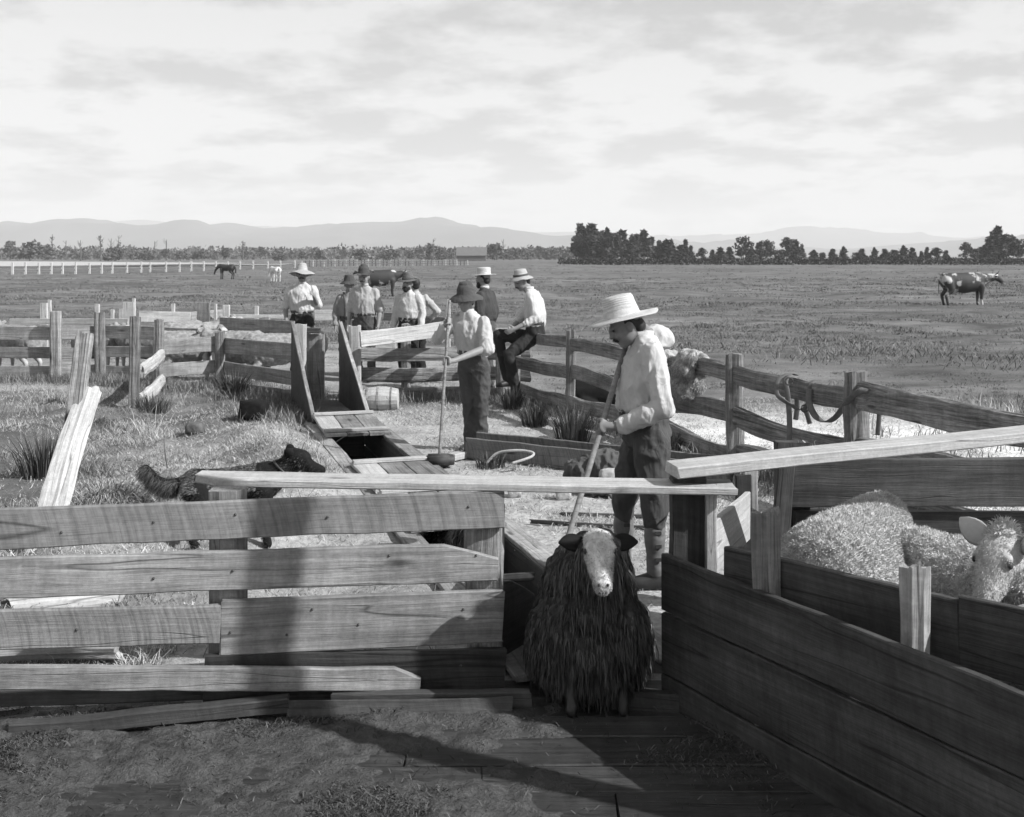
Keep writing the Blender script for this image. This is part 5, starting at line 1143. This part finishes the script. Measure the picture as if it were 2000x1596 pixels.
def sheep_ears(parent, m, mat, u=0.0, droop=0.0, ear_m=None):
    a = Vector((.50, 0, .81 + u)); d = Vector((.62, 0, -.78)).normalized(); nn = Vector((.78, 0, .62)).normalized()
    for sy in (-1, 1):
        bm = bmesh.new(); rot = Matrix.Rotation(sy * 1.40, 3, 'Z') @ Matrix.Rotation(-.10 + droop, 3, 'Y') @ Matrix.Rotation(sy * 1.1, 3, 'X')
        c = Vector((.500, sy * .058, .805 + u)); ring = []
        V_, F_ = [], []
        for i in range(7):
            f = i / 6; w = .040 * math.sin(min(1, .16 + f * .84) * math.pi) ** .8 + .004; cup = .016 * (1 - f)
            ring.append([rot @ Vector((f * .112, math.cos(q) * w, math.sin(q) * .007 - cup * math.cos(q) ** 2)) + c for q in [2 * math.pi * k / 10 for k in range(10)]])
        V_, F_ = rings_mesh(ring); add_shell(bm, V_, F_); bm_obj('ear', bm, ear_m or mat, parent, m, True)
        bm = bmesh.new(); ball(bm, a + d * .088 + nn * .026 + Vector((0, sy * .0625, 0)), (.014, .007, .013), 2); bm_obj('eye', bm, BOOT, parent, m, True)
        bm = bmesh.new(); ball(bm, a + d * .252 + nn * .012 + Vector((0, sy * .018, 0)), (.008, .006, .007), 2); bm_obj('nostril', bm, BOOT, parent, m, True)
    bm = bmesh.new(); ball(bm, a + d * .262 - nn * .022, (.008, .026, .005), 2); bm_obj('mouth', bm, BOOT, parent, m, True)
def sheep(label, x, y, z, ang, s, body_m, fl_skin, fl_mat, n, flen, fw_, comb, lift, group, vox=.014, head_up=0.0, amp=.016, freq=22, fat=1.0, jitter=.3, clump=0.0, droop=0.0, low=0.0, hair=None, ear_m=None, pitch=0.0):
    t = thing('sheep', label, 'sheep', (x, y, z), group); m = place(x, y, z, ang, s, pitch)
    bm = bmesh.new(); sheep_body(bm, head_up); bo = fuse('body', bm, vox * .75, body_m, t, 2, lambda p: .004 * mnoise.noise(p * 40), m); sheep_ears(t, m, body_m, head_up, droop, ear_m)
    bm = bmesh.new(); f = fat; RG = ((-.52, .52, .07, .09), (-.47, .51, .17, .19), (-.36, .52, .225, .235), (-.1, .50, .245, .25), (.16, .51, .225, .24), (.32, .55, .175, .205), (.42, .60, .125, .155), (.46, .66, .10, .10))
    if low:      # soaked fleece sags: narrow along the back, heavy and wide below
        loft(bm, [((xx, 0, zz - low * .2), (0, ry * f * .80, 0), (0, 0, rz * f + low * .2)) for xx, zz, ry, rz in RG]); loft(bm, [((xx, 0, zz - low * .85), (0, ry * f * 1.08, 0), (0, 0, rz * f * .95)) for xx, zz, ry, rz in RG[:-1]])
    else: loft(bm, [((xx, 0, zz), (0, ry * f, 0), (0, 0, rz * f)) for xx, zz, ry, rz in RG])
    chain(bm, [(.34, 0, .60), (.45, 0, .70 + head_up * .7), (.475, 0, .755 + head_up)], [.15, .115, .085])
    if not low: chain(bm, [(.475, 0, .755 + head_up), (.495, 0, .84 + head_up)], [.085, .058])
    fl_ = fuse('fleece', bm, vox, fl_skin, t, 2, (lambda p: amp * (.8 - 2.2 * abs(mnoise.noise(Vector((p.x * freq, p.y * freq, p.z * freq * .42)))) + .6 * mnoise.noise(p * freq * 2.3))) if low else (lambda p: amp * (mnoise.noise(p * freq) + .6 * mnoise.noise(p * freq * 2.1) + 1.2 * mnoise.noise(p * 7))), m)
    def local(o): o.matrix_parent_inverse = Matrix.Identity(4); o.matrix_basis = Matrix.Identity(4); o['kind'] = 'stuff'
    if n:
        local(fur('wool', fl_, n, flen, fw_, fl_mat, fl_, comb, lift, jitter=jitter, clump=clump, tone=lambda p: np.clip(.15 + .55 * vn(p[:, 0] * 40 + p[:, 2] * 31, p[:, 1] * 40 + p[:, 2] * 23, 2) + rng.normal(.1, .2, len(p)), 0, 1)))
    if low: local(fur('wet_locks', fl_, 7000, .10, .0065, WOOL_W, fl_, (0, 0, -1), .12, jitter=.10, tone=lambda p: np.clip(.12 + 1.2 * (p[:, 2] - .38) + rng.normal(0, .25, len(p)), 0, 1)))  # locks paler towards the top, highlights put into the tone
    if hair: local(fur('face_hair', bo, 8000, .009, .0022, hair, bo, (.4, 0, -.8), .35, keep=lambda c: (c[:, 0] > .47).astype(float) + 1e-6, jitter=.25, tone=lambda p: np.clip(vn(p[:, 1] * 30, p[:, 2] * 30, 5) + rng.normal(0, .2, len(p)), 0, 1)))
    return t
PI = math.pi
# wet sheep coming out of the dip
sheep('dripping wet dark sheep walking out of the dip towards the camera', 0.345, 4.90, 0.0, -PI / 2 + .03, .97, FACE_W, WOOL_SKIN_W, WOOL_W, 60000, .050, .0036, (0, 0, -1), .14, None, .011, -.085, .034, 11, fat=1.02, jitter=.14, clump=20, droop=.18, low=.22, hair=FACEHAIR_W, ear_m=BLACK, pitch=.30)
sheep('second wet dark sheep just behind on the dip ramp', -0.34, 7.75, -0.62, -PI / 2 + .3, 1.0, FACE_W, WOOL_SKIN_W, WOOL_W, 9000, .075, .006, (0, 0, -1), .3, None, .014, 0.0, .02, 14, jitter=.18, clump=14, low=.12, ear_m=BLACK, pitch=.25)
# sheep in the dark pen
sheep('shorn pale sheep in the dark pen showing only its round back', 1.56, 5.15, -0.02, .95, 1.0, FACE, WOOL_SKIN, WOOL, 70000, .015, .003, (-.2, 0, -.3), .85, None, .011, -.25, .010, 34, fat=1.06)
sheep('pale sheep in the dark pen half hidden behind another sheep head', 2.02, 4.85, -0.09, PI * .5 + .6, 1.0, FACE, WOOL_SKIN, WOOL, 40000, .015, .003, (0, 0, -.3), .85, None, .012, -.25, .014, 30)
sheep('pale sheep with a pricked ear at the right end of the dark pen', 2.26, 4.60, -0.07, PI + .72, 1.10, FACE, WOOL_SKIN, WOOL, 30000, .020, .0035, (0, 0, -.3), .7, None, .012, .0, .012, 26, hair=FACEHAIR, droop=-.55)
sheep('smaller pale sheep in front of the prick-eared one in the dark pen', 2.32, 4.28, -0.13, PI + .6, 0.92, FACE, WOOL_SKIN, WOOL, 20000, .020, .0035, (0, 0, -.3), .7, None, .013, -.02, .012, 26, hair=FACEHAIR)
# flock in the left-hand yards
flock = [(-9.1, 18.2, .3, 'pale sheep in the far left yard, nearest the left edge of the view'), (-7.9, 18.0, 2.6, 'pale sheep in the yard left of the tall leaning post'), (-6.7, 18.3, -.4, 'pale sheep in the yard seen between the two left yard posts'), (-5.9, 18.0, 2.9, 'pale sheep in the yard just right of the second yard post'), (-5.3, 18.6, .6, 'pale sheep in the yard behind the tall single post'), (-4.95, 17.2, .15, 'shorn sheep with a long pale back behind the short white rails'), (-4.2, 17.1, 3.0, 'white sheep behind the yard rail right of the short post'), (-3.55, 16.9, .25, 'bright white sheep in the yard closest to the chute'), (-3.2, 17.6, 2.0, 'woolly sheep in the yard corner by the chute'), (-5.6, 19.3, 1.2, 'sheep at the back of the yard below the broad pale post'), (-4.9, 19.9, -1.4, 'sheep at the back of the yard below the dark stump')]
proto = None
for i, (x, y, a, lb) in enumerate(flock):
    z = gz1(x, y); s = R.uniform(.95, 1.08)
    if proto is None:
        proto = sheep(lb, x, y, z, a, 1.0, FACE, plain('yard_fleece', .24, .9, .5, 14, .8, .02), WOOL, 0, 0, 0, None, 0, 'sheep penned in the left yards', .02, -.04, .010, 26); pch = list(proto.children)
    else:
        t = thing('sheep', lb, 'sheep', (x, y, z), 'sheep penned in the left yards'); m = place(x, y, z, a, s)
        for c in pch: link(bpy.data.objects.new(c.name.split('.')[0], c.data), t, m)

# cattle and horses in the paddock
def cow(label, x, y, ang, s, group=None):
    z = gz1(x, y); t = thing('cow', label, 'cow', (x, y, z), group); m = place(x, y, z, ang, s); bm = bmesh.new()
    loft(bm, [((xx, 0, zz), (0, ry, 0), (0, 0, rz)) for xx, zz, ry, rz in ((-1.0, 1.02, .12, .16), (-.92, .98, .24, .28), (-.6, .92, .29, .36), (-.1, .88, .32, .40), (.35, .92, .28, .38), (.62, .96, .21, .32), (.78, .98, .13, .20))])
    L_(bm, [(.5, .17, .78), (.52, .17, .48), (.5, .17, .22), (.53, .17, .05)], [.14, .078, .052, .06]); L_(bm, [(-.78, .19, .9), (-.66, .2, .62), (-.88, .2, .42), (-.83, .2, .16), (-.80, .2, .05)], [.19, .12, .068, .052, .06])
    chain(bm, [(.65, 0, 1.02), (.95, 0, 1.08), (1.12, 0, 1.10)], [.22, .16, .13]); chain(bm, [(1.12, 0, 1.12), (1.3, 0, 1.0), (1.46, 0, .86)], [.13, .10, .075])
    chain(bm, [(-1.0, 0, 1.15), (-1.08, 0, .95), (-1.08, 0, .5)], [.04, .025, .03]); ball(bm, (-.55, 0, .55), (.16, .12, .12))
    fuse('body', bm, .035, PIED, t, 3, None, m)
    for sy in (-1, 1):
        V, Fc = sweep('', [(1.1, sy * .08, 1.2), (1.12, sy * .2, 1.26), (1.17, sy * .24, 1.36)], .025, None, side=6, n=3, taper=lambda f: 1 - .7 * f, raw=True); mesh_obj('horn', V, Fc, BARK, t, m, True)
        b2 = bmesh.new(); ball(b2, (1.06, sy * .2, 1.13), (.05, .1, .03), 2); bm_obj('ear', b2, PIED, t, m, True)
cow('dark and white cow grazing behind the watching men', -5.9, 51, PI * .06, .95)
cow('dark and white cow standing in the paddock on the far right', 17.35, 43, .05, 1.0)
def horse(label, x, y, ang, s, mat):
    z = gz1(x, y); t = thing('horse', label, 'horse', (x, y, z)); m = place(x, y, z, ang, s); bm = bmesh.new()
    loft(bm, [((xx, 0, zz), (0, ry, 0), (0, 0, rz)) for xx, zz, ry, rz in ((-.85, 1.2, .12, .14), (-.78, 1.18, .23, .26), (-.5, 1.14, .26, .30), (0, 1.10, .27, .31), (.4, 1.14, .23, .31), (.62, 1.2, .16, .24))])
    L_(bm, [(.45, .16, 1.0), (.46, .16, .62), (.45, .16, .3), (.48, .16, .05)], [.14, .075, .05, .065]); L_(bm, [(-.65, .18, 1.1), (-.5, .18, .8), (-.76, .18, .55), (-.72, .18, .25), (-.68, .18, .05)], [.2, .13, .07, .05, .065])
    chain(bm, [(.5, 0, 1.25), (.85, 0, 1.2), (1.1, 0, .95)], [.22, .15, .11]); chain(bm, [(1.1, 0, .95), (1.2, 0, .75), (1.28, 0, .5)], [.11, .09, .065])
    fuse('body', bm, .035, mat, t, 3, None, m)
    V, Fc = sweep('', [(-.85, 0, 1.28), (-1.0, 0, 1.1), (-1.02, 0, .6)], .07, None, side=7, n=4, raw=True); mesh_obj('tail', V, Fc, HORSE_D if mat is HORSE_D else WOOL_SKIN, t, m, True)
    V, Fc = sweep('', [(.55, 0, 1.46), (.85, 0, 1.36), (1.12, 0, 1.07)], .05, None, side=7, n=4, flat=.6, raw=True); mesh_obj('mane', V, Fc, HORSE_D if mat is HORSE_D else WOOL_SKIN, t, m, True)
    for sy in (-1, 1):
        b2 = bmesh.new(); ball(b2, (1.08, sy * .07, 1.1), (.03, .025, .08), 2); bm_obj('ear', b2, mat, t, m, True)
horse('dark horse grazing by the far paddock fence', -23.6, 93, PI - .25, .85, HORSE_D)
horse('white horse grazing by the far paddock fence', -17.7, 84, PI * .72, .78, HORSE_W)

FUR_T = strand_mat('tail_hair', 0.02, 0.12, 0.5, 0.35)
# black sheepdog
dg_ = thing('dog', 'black sheepdog with a bushy tail standing on the grass bank', 'dog', (-1.72, 7.5, 0)); md_ = place(-1.83, 7.45, gz1(-1.78, 7.45) - .035, 0.12, .95)
bm = bmesh.new()
loft(bm, [((x, 0, z), (0, ry, 0), (0, 0, rz)) for x, z, ry, rz in ((-.34, .44, .05, .06), (-.29, .43, .095, .11), (-.1, .42, .10, .115), (.1, .42, .11, .14), (.22, .44, .105, .145), (.31, .47, .07, .09))])
L_(bm, [(.2, .075, .38), (.20, .08, .26), (.21, .08, .12), (.23, .08, .025)], [.07, .04, .026, .032]); L_(bm, [(-.26, .08, .40), (-.18, .085, .27), (-.31, .085, .17), (-.28, .085, .06), (-.25, .085, .022)], [.09, .055, .03, .024, .03])
chain(bm, [(.24, 0, .46), (.33, -.01, .525), (.385, -.02, .56)], [.11, .082, .070])
chain(bm, [(.400, -.02, 0.600), (.455, -.03, 0.592)], [.076, .074]); chain(bm, [(.475, -.035, 0.565), (.54, -.045, 0.537), (.595, -.05, 0.520)], [.054, .042, .033]); ball(bm, (.607, -.055, 0.530), (.018, .02, .015)); ball(bm, (.485, -.035, 0.615), (.03, .06, .03))
chain(bm, [(-.32, 0, .46), (-.44, 0, .43), (-.53, 0, .47), (-.60, 0, .56)], [.045, .034, .03, .02])
db = fuse('body', bm, .011, BLACK, dg_, 3, None, md_)
for sy in (-1, 1):
    b2 = bmesh.new(); ball(b2, (.375, -.02 + sy * .068, .650), (.034, .018, .046), 2, Matrix.Rotation(-.5, 3, 'Y') @ Matrix.Rotation(sy * -.5, 3, 'X')); bm_obj('ear', b2, BLACK, dg_, md_, True)
b2 = bmesh.new(); ball(b2, (.535, -.035, .475), (.05, .03, .02), 2); bm_obj('muzzle_patch', b2, HORSE_W, dg_, md_, True)
V, Fc = sweep('', [Vector((.335, -.01, .525)) + Vector((.04, 0, .05)) * 0 + Matrix.Rotation(-.85, 3, 'Y') @ Vector((0, math.cos(a) * .092, math.sin(a) * .092)) for a in [2 * PI * k / 16 for k in range(17)]], .008, None, side=6, n=0, raw=True); mesh_obj('collar', V, Fc, LEATHER, dg_, md_, True)
fo = fur('black_coat', db, 14000, .022, .003, FUR, dg_, (-.8, 0, -.6), .25, jitter=.15); fo.matrix_parent_inverse = WM[dg_.name].inverted(); fo.matrix_basis = md_; fo['kind'] = 'stuff'
fo = fur('coat', db, 12000, .028, .003, FUR_G, dg_, (-1, 0, -.45), .25, keep=lambda c: ((c[:, 0] < .16) & (c[:, 0] > -.36) & (c[:, 2] > .40)).astype(float) + .0, jitter=.12); fo.matrix_parent_inverse = WM[dg_.name].inverted(); fo.matrix_basis = md_; fo['kind'] = 'stuff'
fo = fur('tail_fur', db, 5000, .085, .003, FUR_T, dg_, (-.35, 0, -.6), .25, keep=lambda c: (c[:, 0] < -.38).astype(float), jitter=.15); fo.matrix_parent_inverse = WM[dg_.name].inverted(); fo.matrix_basis = md_; fo['kind'] = 'stuff'
# black calf lying beyond the fence
t = thing('calf', 'black calf lying in the track beyond the right-hand fence', 'calf', (1.2, 14.3, 0)); m = place(1.12, 14.0, 0, 0.1, .9); bm = bmesh.new()
loft(bm, [((x, 0, z), (0, ry, 0), (0, 0, rz)) for x, z, ry, rz in ((-.5, .22, .1, .1), (-.4, .24, .2, .19), (0, .25, .24, .22), (.3, .26, .2, .2), (.45, .3, .1, .12))])
chain(bm, [(.4, 0, .32), (.55, 0, .42)], [.11, .08]); chain(bm, [(.56, 0, .43), (.68, 0, .37), (.76, 0, .31)], [.08, .06, .045]); L_(bm, [(.25, .2, .12), (.45, .22, .06), (.3, .24, .04)], [.06, .04, .03]); L_(bm, [(-.3, .2, .12), (-.1, .26, .07), (-.3, .28, .04)], [.08, .05, .03])
fuse('body', bm, .02, BLACK, t, 3, None, m)
for sy in (-1, 1):
    b2 = bmesh.new(); ball(b2, (.53, sy * .1, .47), (.03, .06, .02), 2); bm_obj('ear', b2, BLACK, t, m, True)

# fleeces thrown over the right fence
def fleece_on_rail(label, cx, cy, zr, w, drop, seed):
    a = Vector((-.39, .92, 0)).normalized(); n_ = Vector((.92, .39, 0)); bm = bmesh.new(); c = Vector((cx, cy, zr))
    for i in range(5):
        o = a * (i - 2) * w / 5
        for j in range(6):
            for sg in (-1, 1): ball(bm, c + o + n_ * sg * (.06 + .01 * j) + UP * (.05 - drop * j / 5.0) + mnoise.noise_vector(Vector((i, j, seed * sg))) * .03, .062)
        ball(bm, c + o + UP * .08, .065)
    f = fuse('fleece', bm, .014, WOOL_SKIN, None, 2, lambda p: .025 * mnoise.noise(p * 16)); tag(f, label, 'fleece', 'fleeces hung on the right fence')
    fo = fur('wool', f, 12000, .032, .004, WOOL_B, f, (0, 0, -1), .3, jitter=.25, clump=16); fo['kind'] = 'stuff'
def rail2(y): return fence_x(y)
fleece_on_rail('shaggy fleece draped over the right fence close behind the man', fence_x(11.35), 11.35, .83, .26, .34, 1.0)
fleece_on_rail('small curly fleece on the right fence top rail near its tall post', fence_x(10.85), 10.85, .86, .22, .10, 2.0)
b = fence_x(10.9); bm = bmesh.new()
for i in range(9): ball(bm, (b + R.uniform(-.08, .08), 10.85 + R.uniform(-.1, .1), .56 + R.uniform(0, .2)), .085)
f = fuse('fleece', bm, .014, WOOL_SKIN, None, 2, lambda p: .025 * mnoise.noise(p * 16)); tag(f, 'rolled fleece sitting on the middle rail of the right fence', 'fleece', 'fleeces hung on the right fence')
fo = fur('wool', f, 9000, .026, .004, WOOL_B, f, (0, 0, -.6), .5, jitter=.3, clump=16); fo['kind'] = 'stuff'
# ------------------------------------------------------------------ grass, straw and litter
def scatter(n, x0, x1, y0, y1, dens):
    xy = np.stack([rng.uniform(x0, x1, n), rng.uniform(y0, y1, n)], 1); p = dens(xy[:, 0], xy[:, 1]); return xy[rng.uniform(0, 1, n) < p]
def in_trench(x, y, w=0.42): s, o = trench_sw(x, y); return (np.abs(o) < w) & (s > T_A - .1) & (s < T_B + .1)
def view(x, y): return (np.abs(x) < y * 0.54 + 0.9)
def near_d(x, y):
    s, w = trench_sw(x, y); left = sstep(-.35, -.7, w) * (y > 5.0) * (y < 18)
    d = left * (.03 + .97 * sstep(.44, .66, fbm(x * 1.5, y * 1.5, 4, 41))) * (.3 + .7 * sstep(.35, .6, fbm(x * 6, y * 6, 3, 42))); b = bare(x, y)
    return d * (1 - 0.4 * b) * view(x, y) * ~in_trench(x, y)
xy = scatter(680000, -9.5, 0, 5.0, 18, near_d); n = len(xy); hmod = 0.5 + 1.0 * fbm(xy[:, 0] * 1.6, xy[:, 1] * 1.6, 3, 43)
tn = np.clip(-.25 + 1.2 * fbm(xy[:, 0] * 1.1, xy[:, 1] * 1.1, 5, 47) + rng.normal(0, .2, n), 0, 1)
tag(blades('bank_grass', xy, gz(xy[:, 0], xy[:, 1]), rng.uniform(.03, .10, n) * hmod * (1 + 1.2 * (rng.uniform(0, 1, n) < .10)) * (.6 + 1.3 * sstep(.5, .7, fbm(xy[:, 0] * 1.9, xy[:, 1] * 1.9, 3, 45))), .0045, rng.uniform(.5, 1.5, n), DRYGRASS, tn, droop=.3), 'rough dry grass on the bank left of the dip', 'grass', kind='stuff')
def yard_d(x, y):
    s, w = trench_sw(x, y); right = np.maximum(sstep(.4, .9, w), .8 * sstep(-.4, -.8, w) * (x > -4.5) * (y < 14)) * (y > 5.3) * (y < 15)
    return right * (0.15 + .85 * sstep(.45, .7, fbm(x * 1.4, y * 1.4, 4, 51))) * view(x, y) * ~in_trench(x, y)
xy = scatter(300000, -5, 7, 5.3, 15, yard_d); n = len(xy)
tag(blades('yard_straw', xy, gz(xy[:, 0], xy[:, 1]) + .012, rng.uniform(.02, .075, n), .005, rng.uniform(1.2, 1.7, n), STRAWL, rng.uniform(0, 1, n), droop=0.0), 'trampled straw scattered over the yard ground', 'straw', kind='stuff')
# field tussocks, larger and sparser with distance
xs, ys_, ls, ws_ = [], [], [], []
for y0, y1, nt_, per, L, wd in ((14, 24, 3000, 34, .07, .007), (22, 45, 4600, 30, .11, .012), (42, 95, 4600, 22, .15, .028), (90, 240, 3000, 10, .16, .08)):
    cx = rng.uniform(-.5, .5, nt_); cyy = y0 + (y1 - y0) * rng.uniform(0, 1, nt_); cx = cx * cyy * 1.02
    keep = (rng.uniform(0, 1, nt_) < .25 + 1.0 * sstep(.4, .65, fbm(cx * .16, cyy * .16, 3, 61)))
    sx, so_ = trench_sw(cx, cyy); keep &= ~((cyy < 16.0) & (cx < fence_x(cyy) + 4.5)); keep &= ~((cx < 0.6) & (cyy < 24) & (rng.uniform(0, 1, nt_) < .8)) ; cx, cyy = cx[keep], cyy[keep]
    r = L * rng.uniform(.6, 1.8, len(cx)); px = np.repeat(cx, per) + rng.normal(0, 1, len(cx) * per) * np.repeat(r, per) * 1.2; py = np.repeat(cyy, per) + rng.normal(0, 1, len(cx) * per) * np.repeat(r, per)
    xs.append(px); ys_.append(py); ls.append(np.repeat(L * rng.uniform(.5, 1.3, len(cx)), per) * rng.uniform(.7, 1.2, len(px))); ws_.append(np.full(len(px), wd))
for k in range(110):                                  # big dark clumps
    cyy = 19 + 75 * R.random() ** 1.6; cx = R.uniform(-.47, .5) * cyy
    if vn(cx * .12, cyy * .12, 77) < .45 or (cx < 1.2 and cyy < 26) or cx < fence_x(cyy) + 5 and cyy < 15: continue
    m_ = 130; rr = R.uniform(.25, .8); xs.append(cx + rng.normal(0, rr * 1.3, m_)); ys_.append(cyy + rng.normal(0, rr * .6, m_)); ls.append(rng.uniform(.08, .28, m_)); ws_.append(np.full(m_, .008 + cyy * .0004))
xs, ys_, ls, ws_ = map(np.concatenate, (xs, ys_, ls, ws_)); n = len(xs)
tn = np.clip(.1 + .7 * fbm(xs * .25, ys_ * .25, 4, 67) + rng.normal(0, .2, n), 0, 1)
tag(blades('pasture_tussocks', np.stack([xs, ys_], 1), gz(xs, ys_), ls, ws_, rng.uniform(.8, 1.6, n), FIELDG, tn), 'rough tussocky pasture of the big paddock', 'grass', kind='stuff')
# grass along the fence feet
def along(pts, n, spread):
    a = []
    for (x0, y0), (x1, y1) in zip(pts[:-1], pts[1:]):
        f = rng.uniform(0, 1, n); a.append(np.stack([x0 + (x1 - x0) * f + rng.normal(0, spread, n), y0 + (y1 - y0) * f + rng.normal(0, spread, n)], 1))
    return np.concatenate(a)
xy = np.concatenate([along([(p[0], p[1]) for p in yp], 3000, .25), along([(p[0], p[1]) for p in rp], 1800, .16), along([(-2.1, 14.9), (0.2, 15.0)], 3500, .2), along([(-3.2, 14.6), (-2.6, 12.6)], 1800, .2)])
xy = xy[~in_trench(xy[:, 0], xy[:, 1])]; n = len(xy)
tag(blades('fence_grass', xy, gz(xy[:, 0], xy[:, 1]), rng.uniform(.05, .20, n), .007, rng.uniform(.1, .9, n), GRASS, np.clip(rng.normal(.45, .25, n), 0, 1)), 'longer dark grass growing along the foot of the fences', 'grass', kind='stuff')
# straw hanging by the brace, muck on the draining floor
def muck_d(x, y):
    return (.03 + .97 * sstep(.52, .70, fbm(x * 1.6, y * 1.9, 4, 91)) * sstep(.4, .6, fbm(x * 5, y * 5, 3, 72))) * view(x, y) * (y > 3.6) * (.35 + .65 * sstep(0.3, -0.5, x))
xy = scatter(90000, -2.6, 1.0, 3.6, 4.75, muck_d); n = len(xy)
mz_ = .016 + .10 * (fbm(xy[:, 0] * 1.6, xy[:, 1] * 1.9, 4, 91) - .49) + .050 * (fbm(xy[:, 0] * 8, xy[:, 1] * 8, 3, 95) - .5)
tag(blades('floor_muck', xy, np.maximum(mz_, .002) + .008, rng.uniform(.01, .045, n), .004, rng.uniform(1.25, 1.75, n), MUCK, rng.uniform(0, 1, n) ** 1.6, droop=.2), 'trampled dung and straw litter on the draining floor', 'litter', kind='stuff')
n = 5200; a_ = rng.uniform(0, 6.28, n); r_ = np.sqrt(rng.uniform(0, 1, n)); hx = -2.70 + np.cos(a_) * r_ * .28; hy = 7.6 + np.sin(a_) * r_ * .6
tag(blades('hay_heap', np.stack([hx, hy], 1), gz(hx, hy), rng.uniform(.08, .26, n), .0055, rng.uniform(.9, 1.7, n), STRAWL, rng.uniform(0, .9, n), droop=.6, leandir=np.where(rng.uniform(0, 1, n) < .7, rng.normal(-.3, .7, n), a_)), 'heap of hay against the white brace', 'hay', kind='stuff')
# separate rush clumps
def rush(px, py, h, r, label, n=260):
    d = 4180 / (py - 500); x = (px - 1000) * d / F; a = rng.uniform(0, 6.28, n); rr = r * np.sqrt(rng.uniform(0, 1, n)) * .55
    xy = np.stack([x + np.cos(a) * rr, d + np.sin(a) * rr], 1); t = blades('rush_clump', xy, gz(xy[:, 0], xy[:, 1]), h * rng.uniform(.55, 1.15, n), .010, np.clip(rr / r * .9 + rng.normal(0, .12, n), .02, 1.3), RUSH, rng.uniform(0, 1, n) ** 1.4, leandir=a); tag(t, label, 'rushes', 'dark clumps of rushes about the yard')
rush(85, 935, .42, .30, 'dark rush clump at the left edge beside the leaning post'); rush(1045, 832, .26, .24, 'dark rush clump below the man sitting on the fence'); rush(1118, 868, .42, .28, 'dark rush clump at the foot of the small fence post left of the pole')
rush(455, 775, .45, .25, 'dark rush clump at the foot of the short yard post'); rush(300, 800, .22, .35, 'low dark grass clump beside the tall single yard post'); rush(1000, 800, .3, .2, 'dark rush clump under the split rail fence')
rush(960, 915, .14, .22, 'flat tuft of dry grass in front of the trough', 200); rush(1305, 880, .2, .2, 'grass tuft behind the man beside the track')
xy_ = scatter(9000, 3.6, 9, 8, 15, lambda x, y: sstep(.5, .8, fbm(x * .8, y * .8, 3, 81)) * (x > fence_x(y) + 2.0)); n = len(xy_)
tag(blades('track_weeds', xy_, gz(xy_[:, 0], xy_[:, 1]), rng.uniform(.08, .3, n), .012, rng.uniform(.1, .8, n), DRYGRASS, rng.uniform(0, .8, n)), 'dry weeds at the edge of the worn track on the right', 'grass', kind='stuff')

# ------------------------------------------------------------------ air
m_, t_, b_ = new_mat('haze_air'); t_.nodes.clear(); out = t_.nodes.new('ShaderNodeOutputMaterial'); pv = t_.nodes.new('ShaderNodeVolumePrincipled')
pv.inputs['Color'].default_value = g4(0.95); pv.inputs['Density'].default_value = 0.00022; pv.inputs['Anisotropy'].default_value = 0.0
t_.links.new(pv.outputs[0], out.inputs['Volume'])
x0, x1, y0, y1, z0, z1 = -9800, 9800, -900, 11500, -80, 420
hz = mesh_obj('haze', [(x, y, z) for z in (z0, z1) for x, y in ((x0, y0), (x1, y0), (x1, y1), (x0, y1))], [(3, 2, 1, 0), (4, 5, 6, 7), (0, 1, 5, 4), (1, 2, 6, 5), (2, 3, 7, 6), (3, 0, 4, 7)], m_)
tag(hz, 'summer haze over the plain', kind='stuff')

bpy.data.scenes.remove(_tmp)
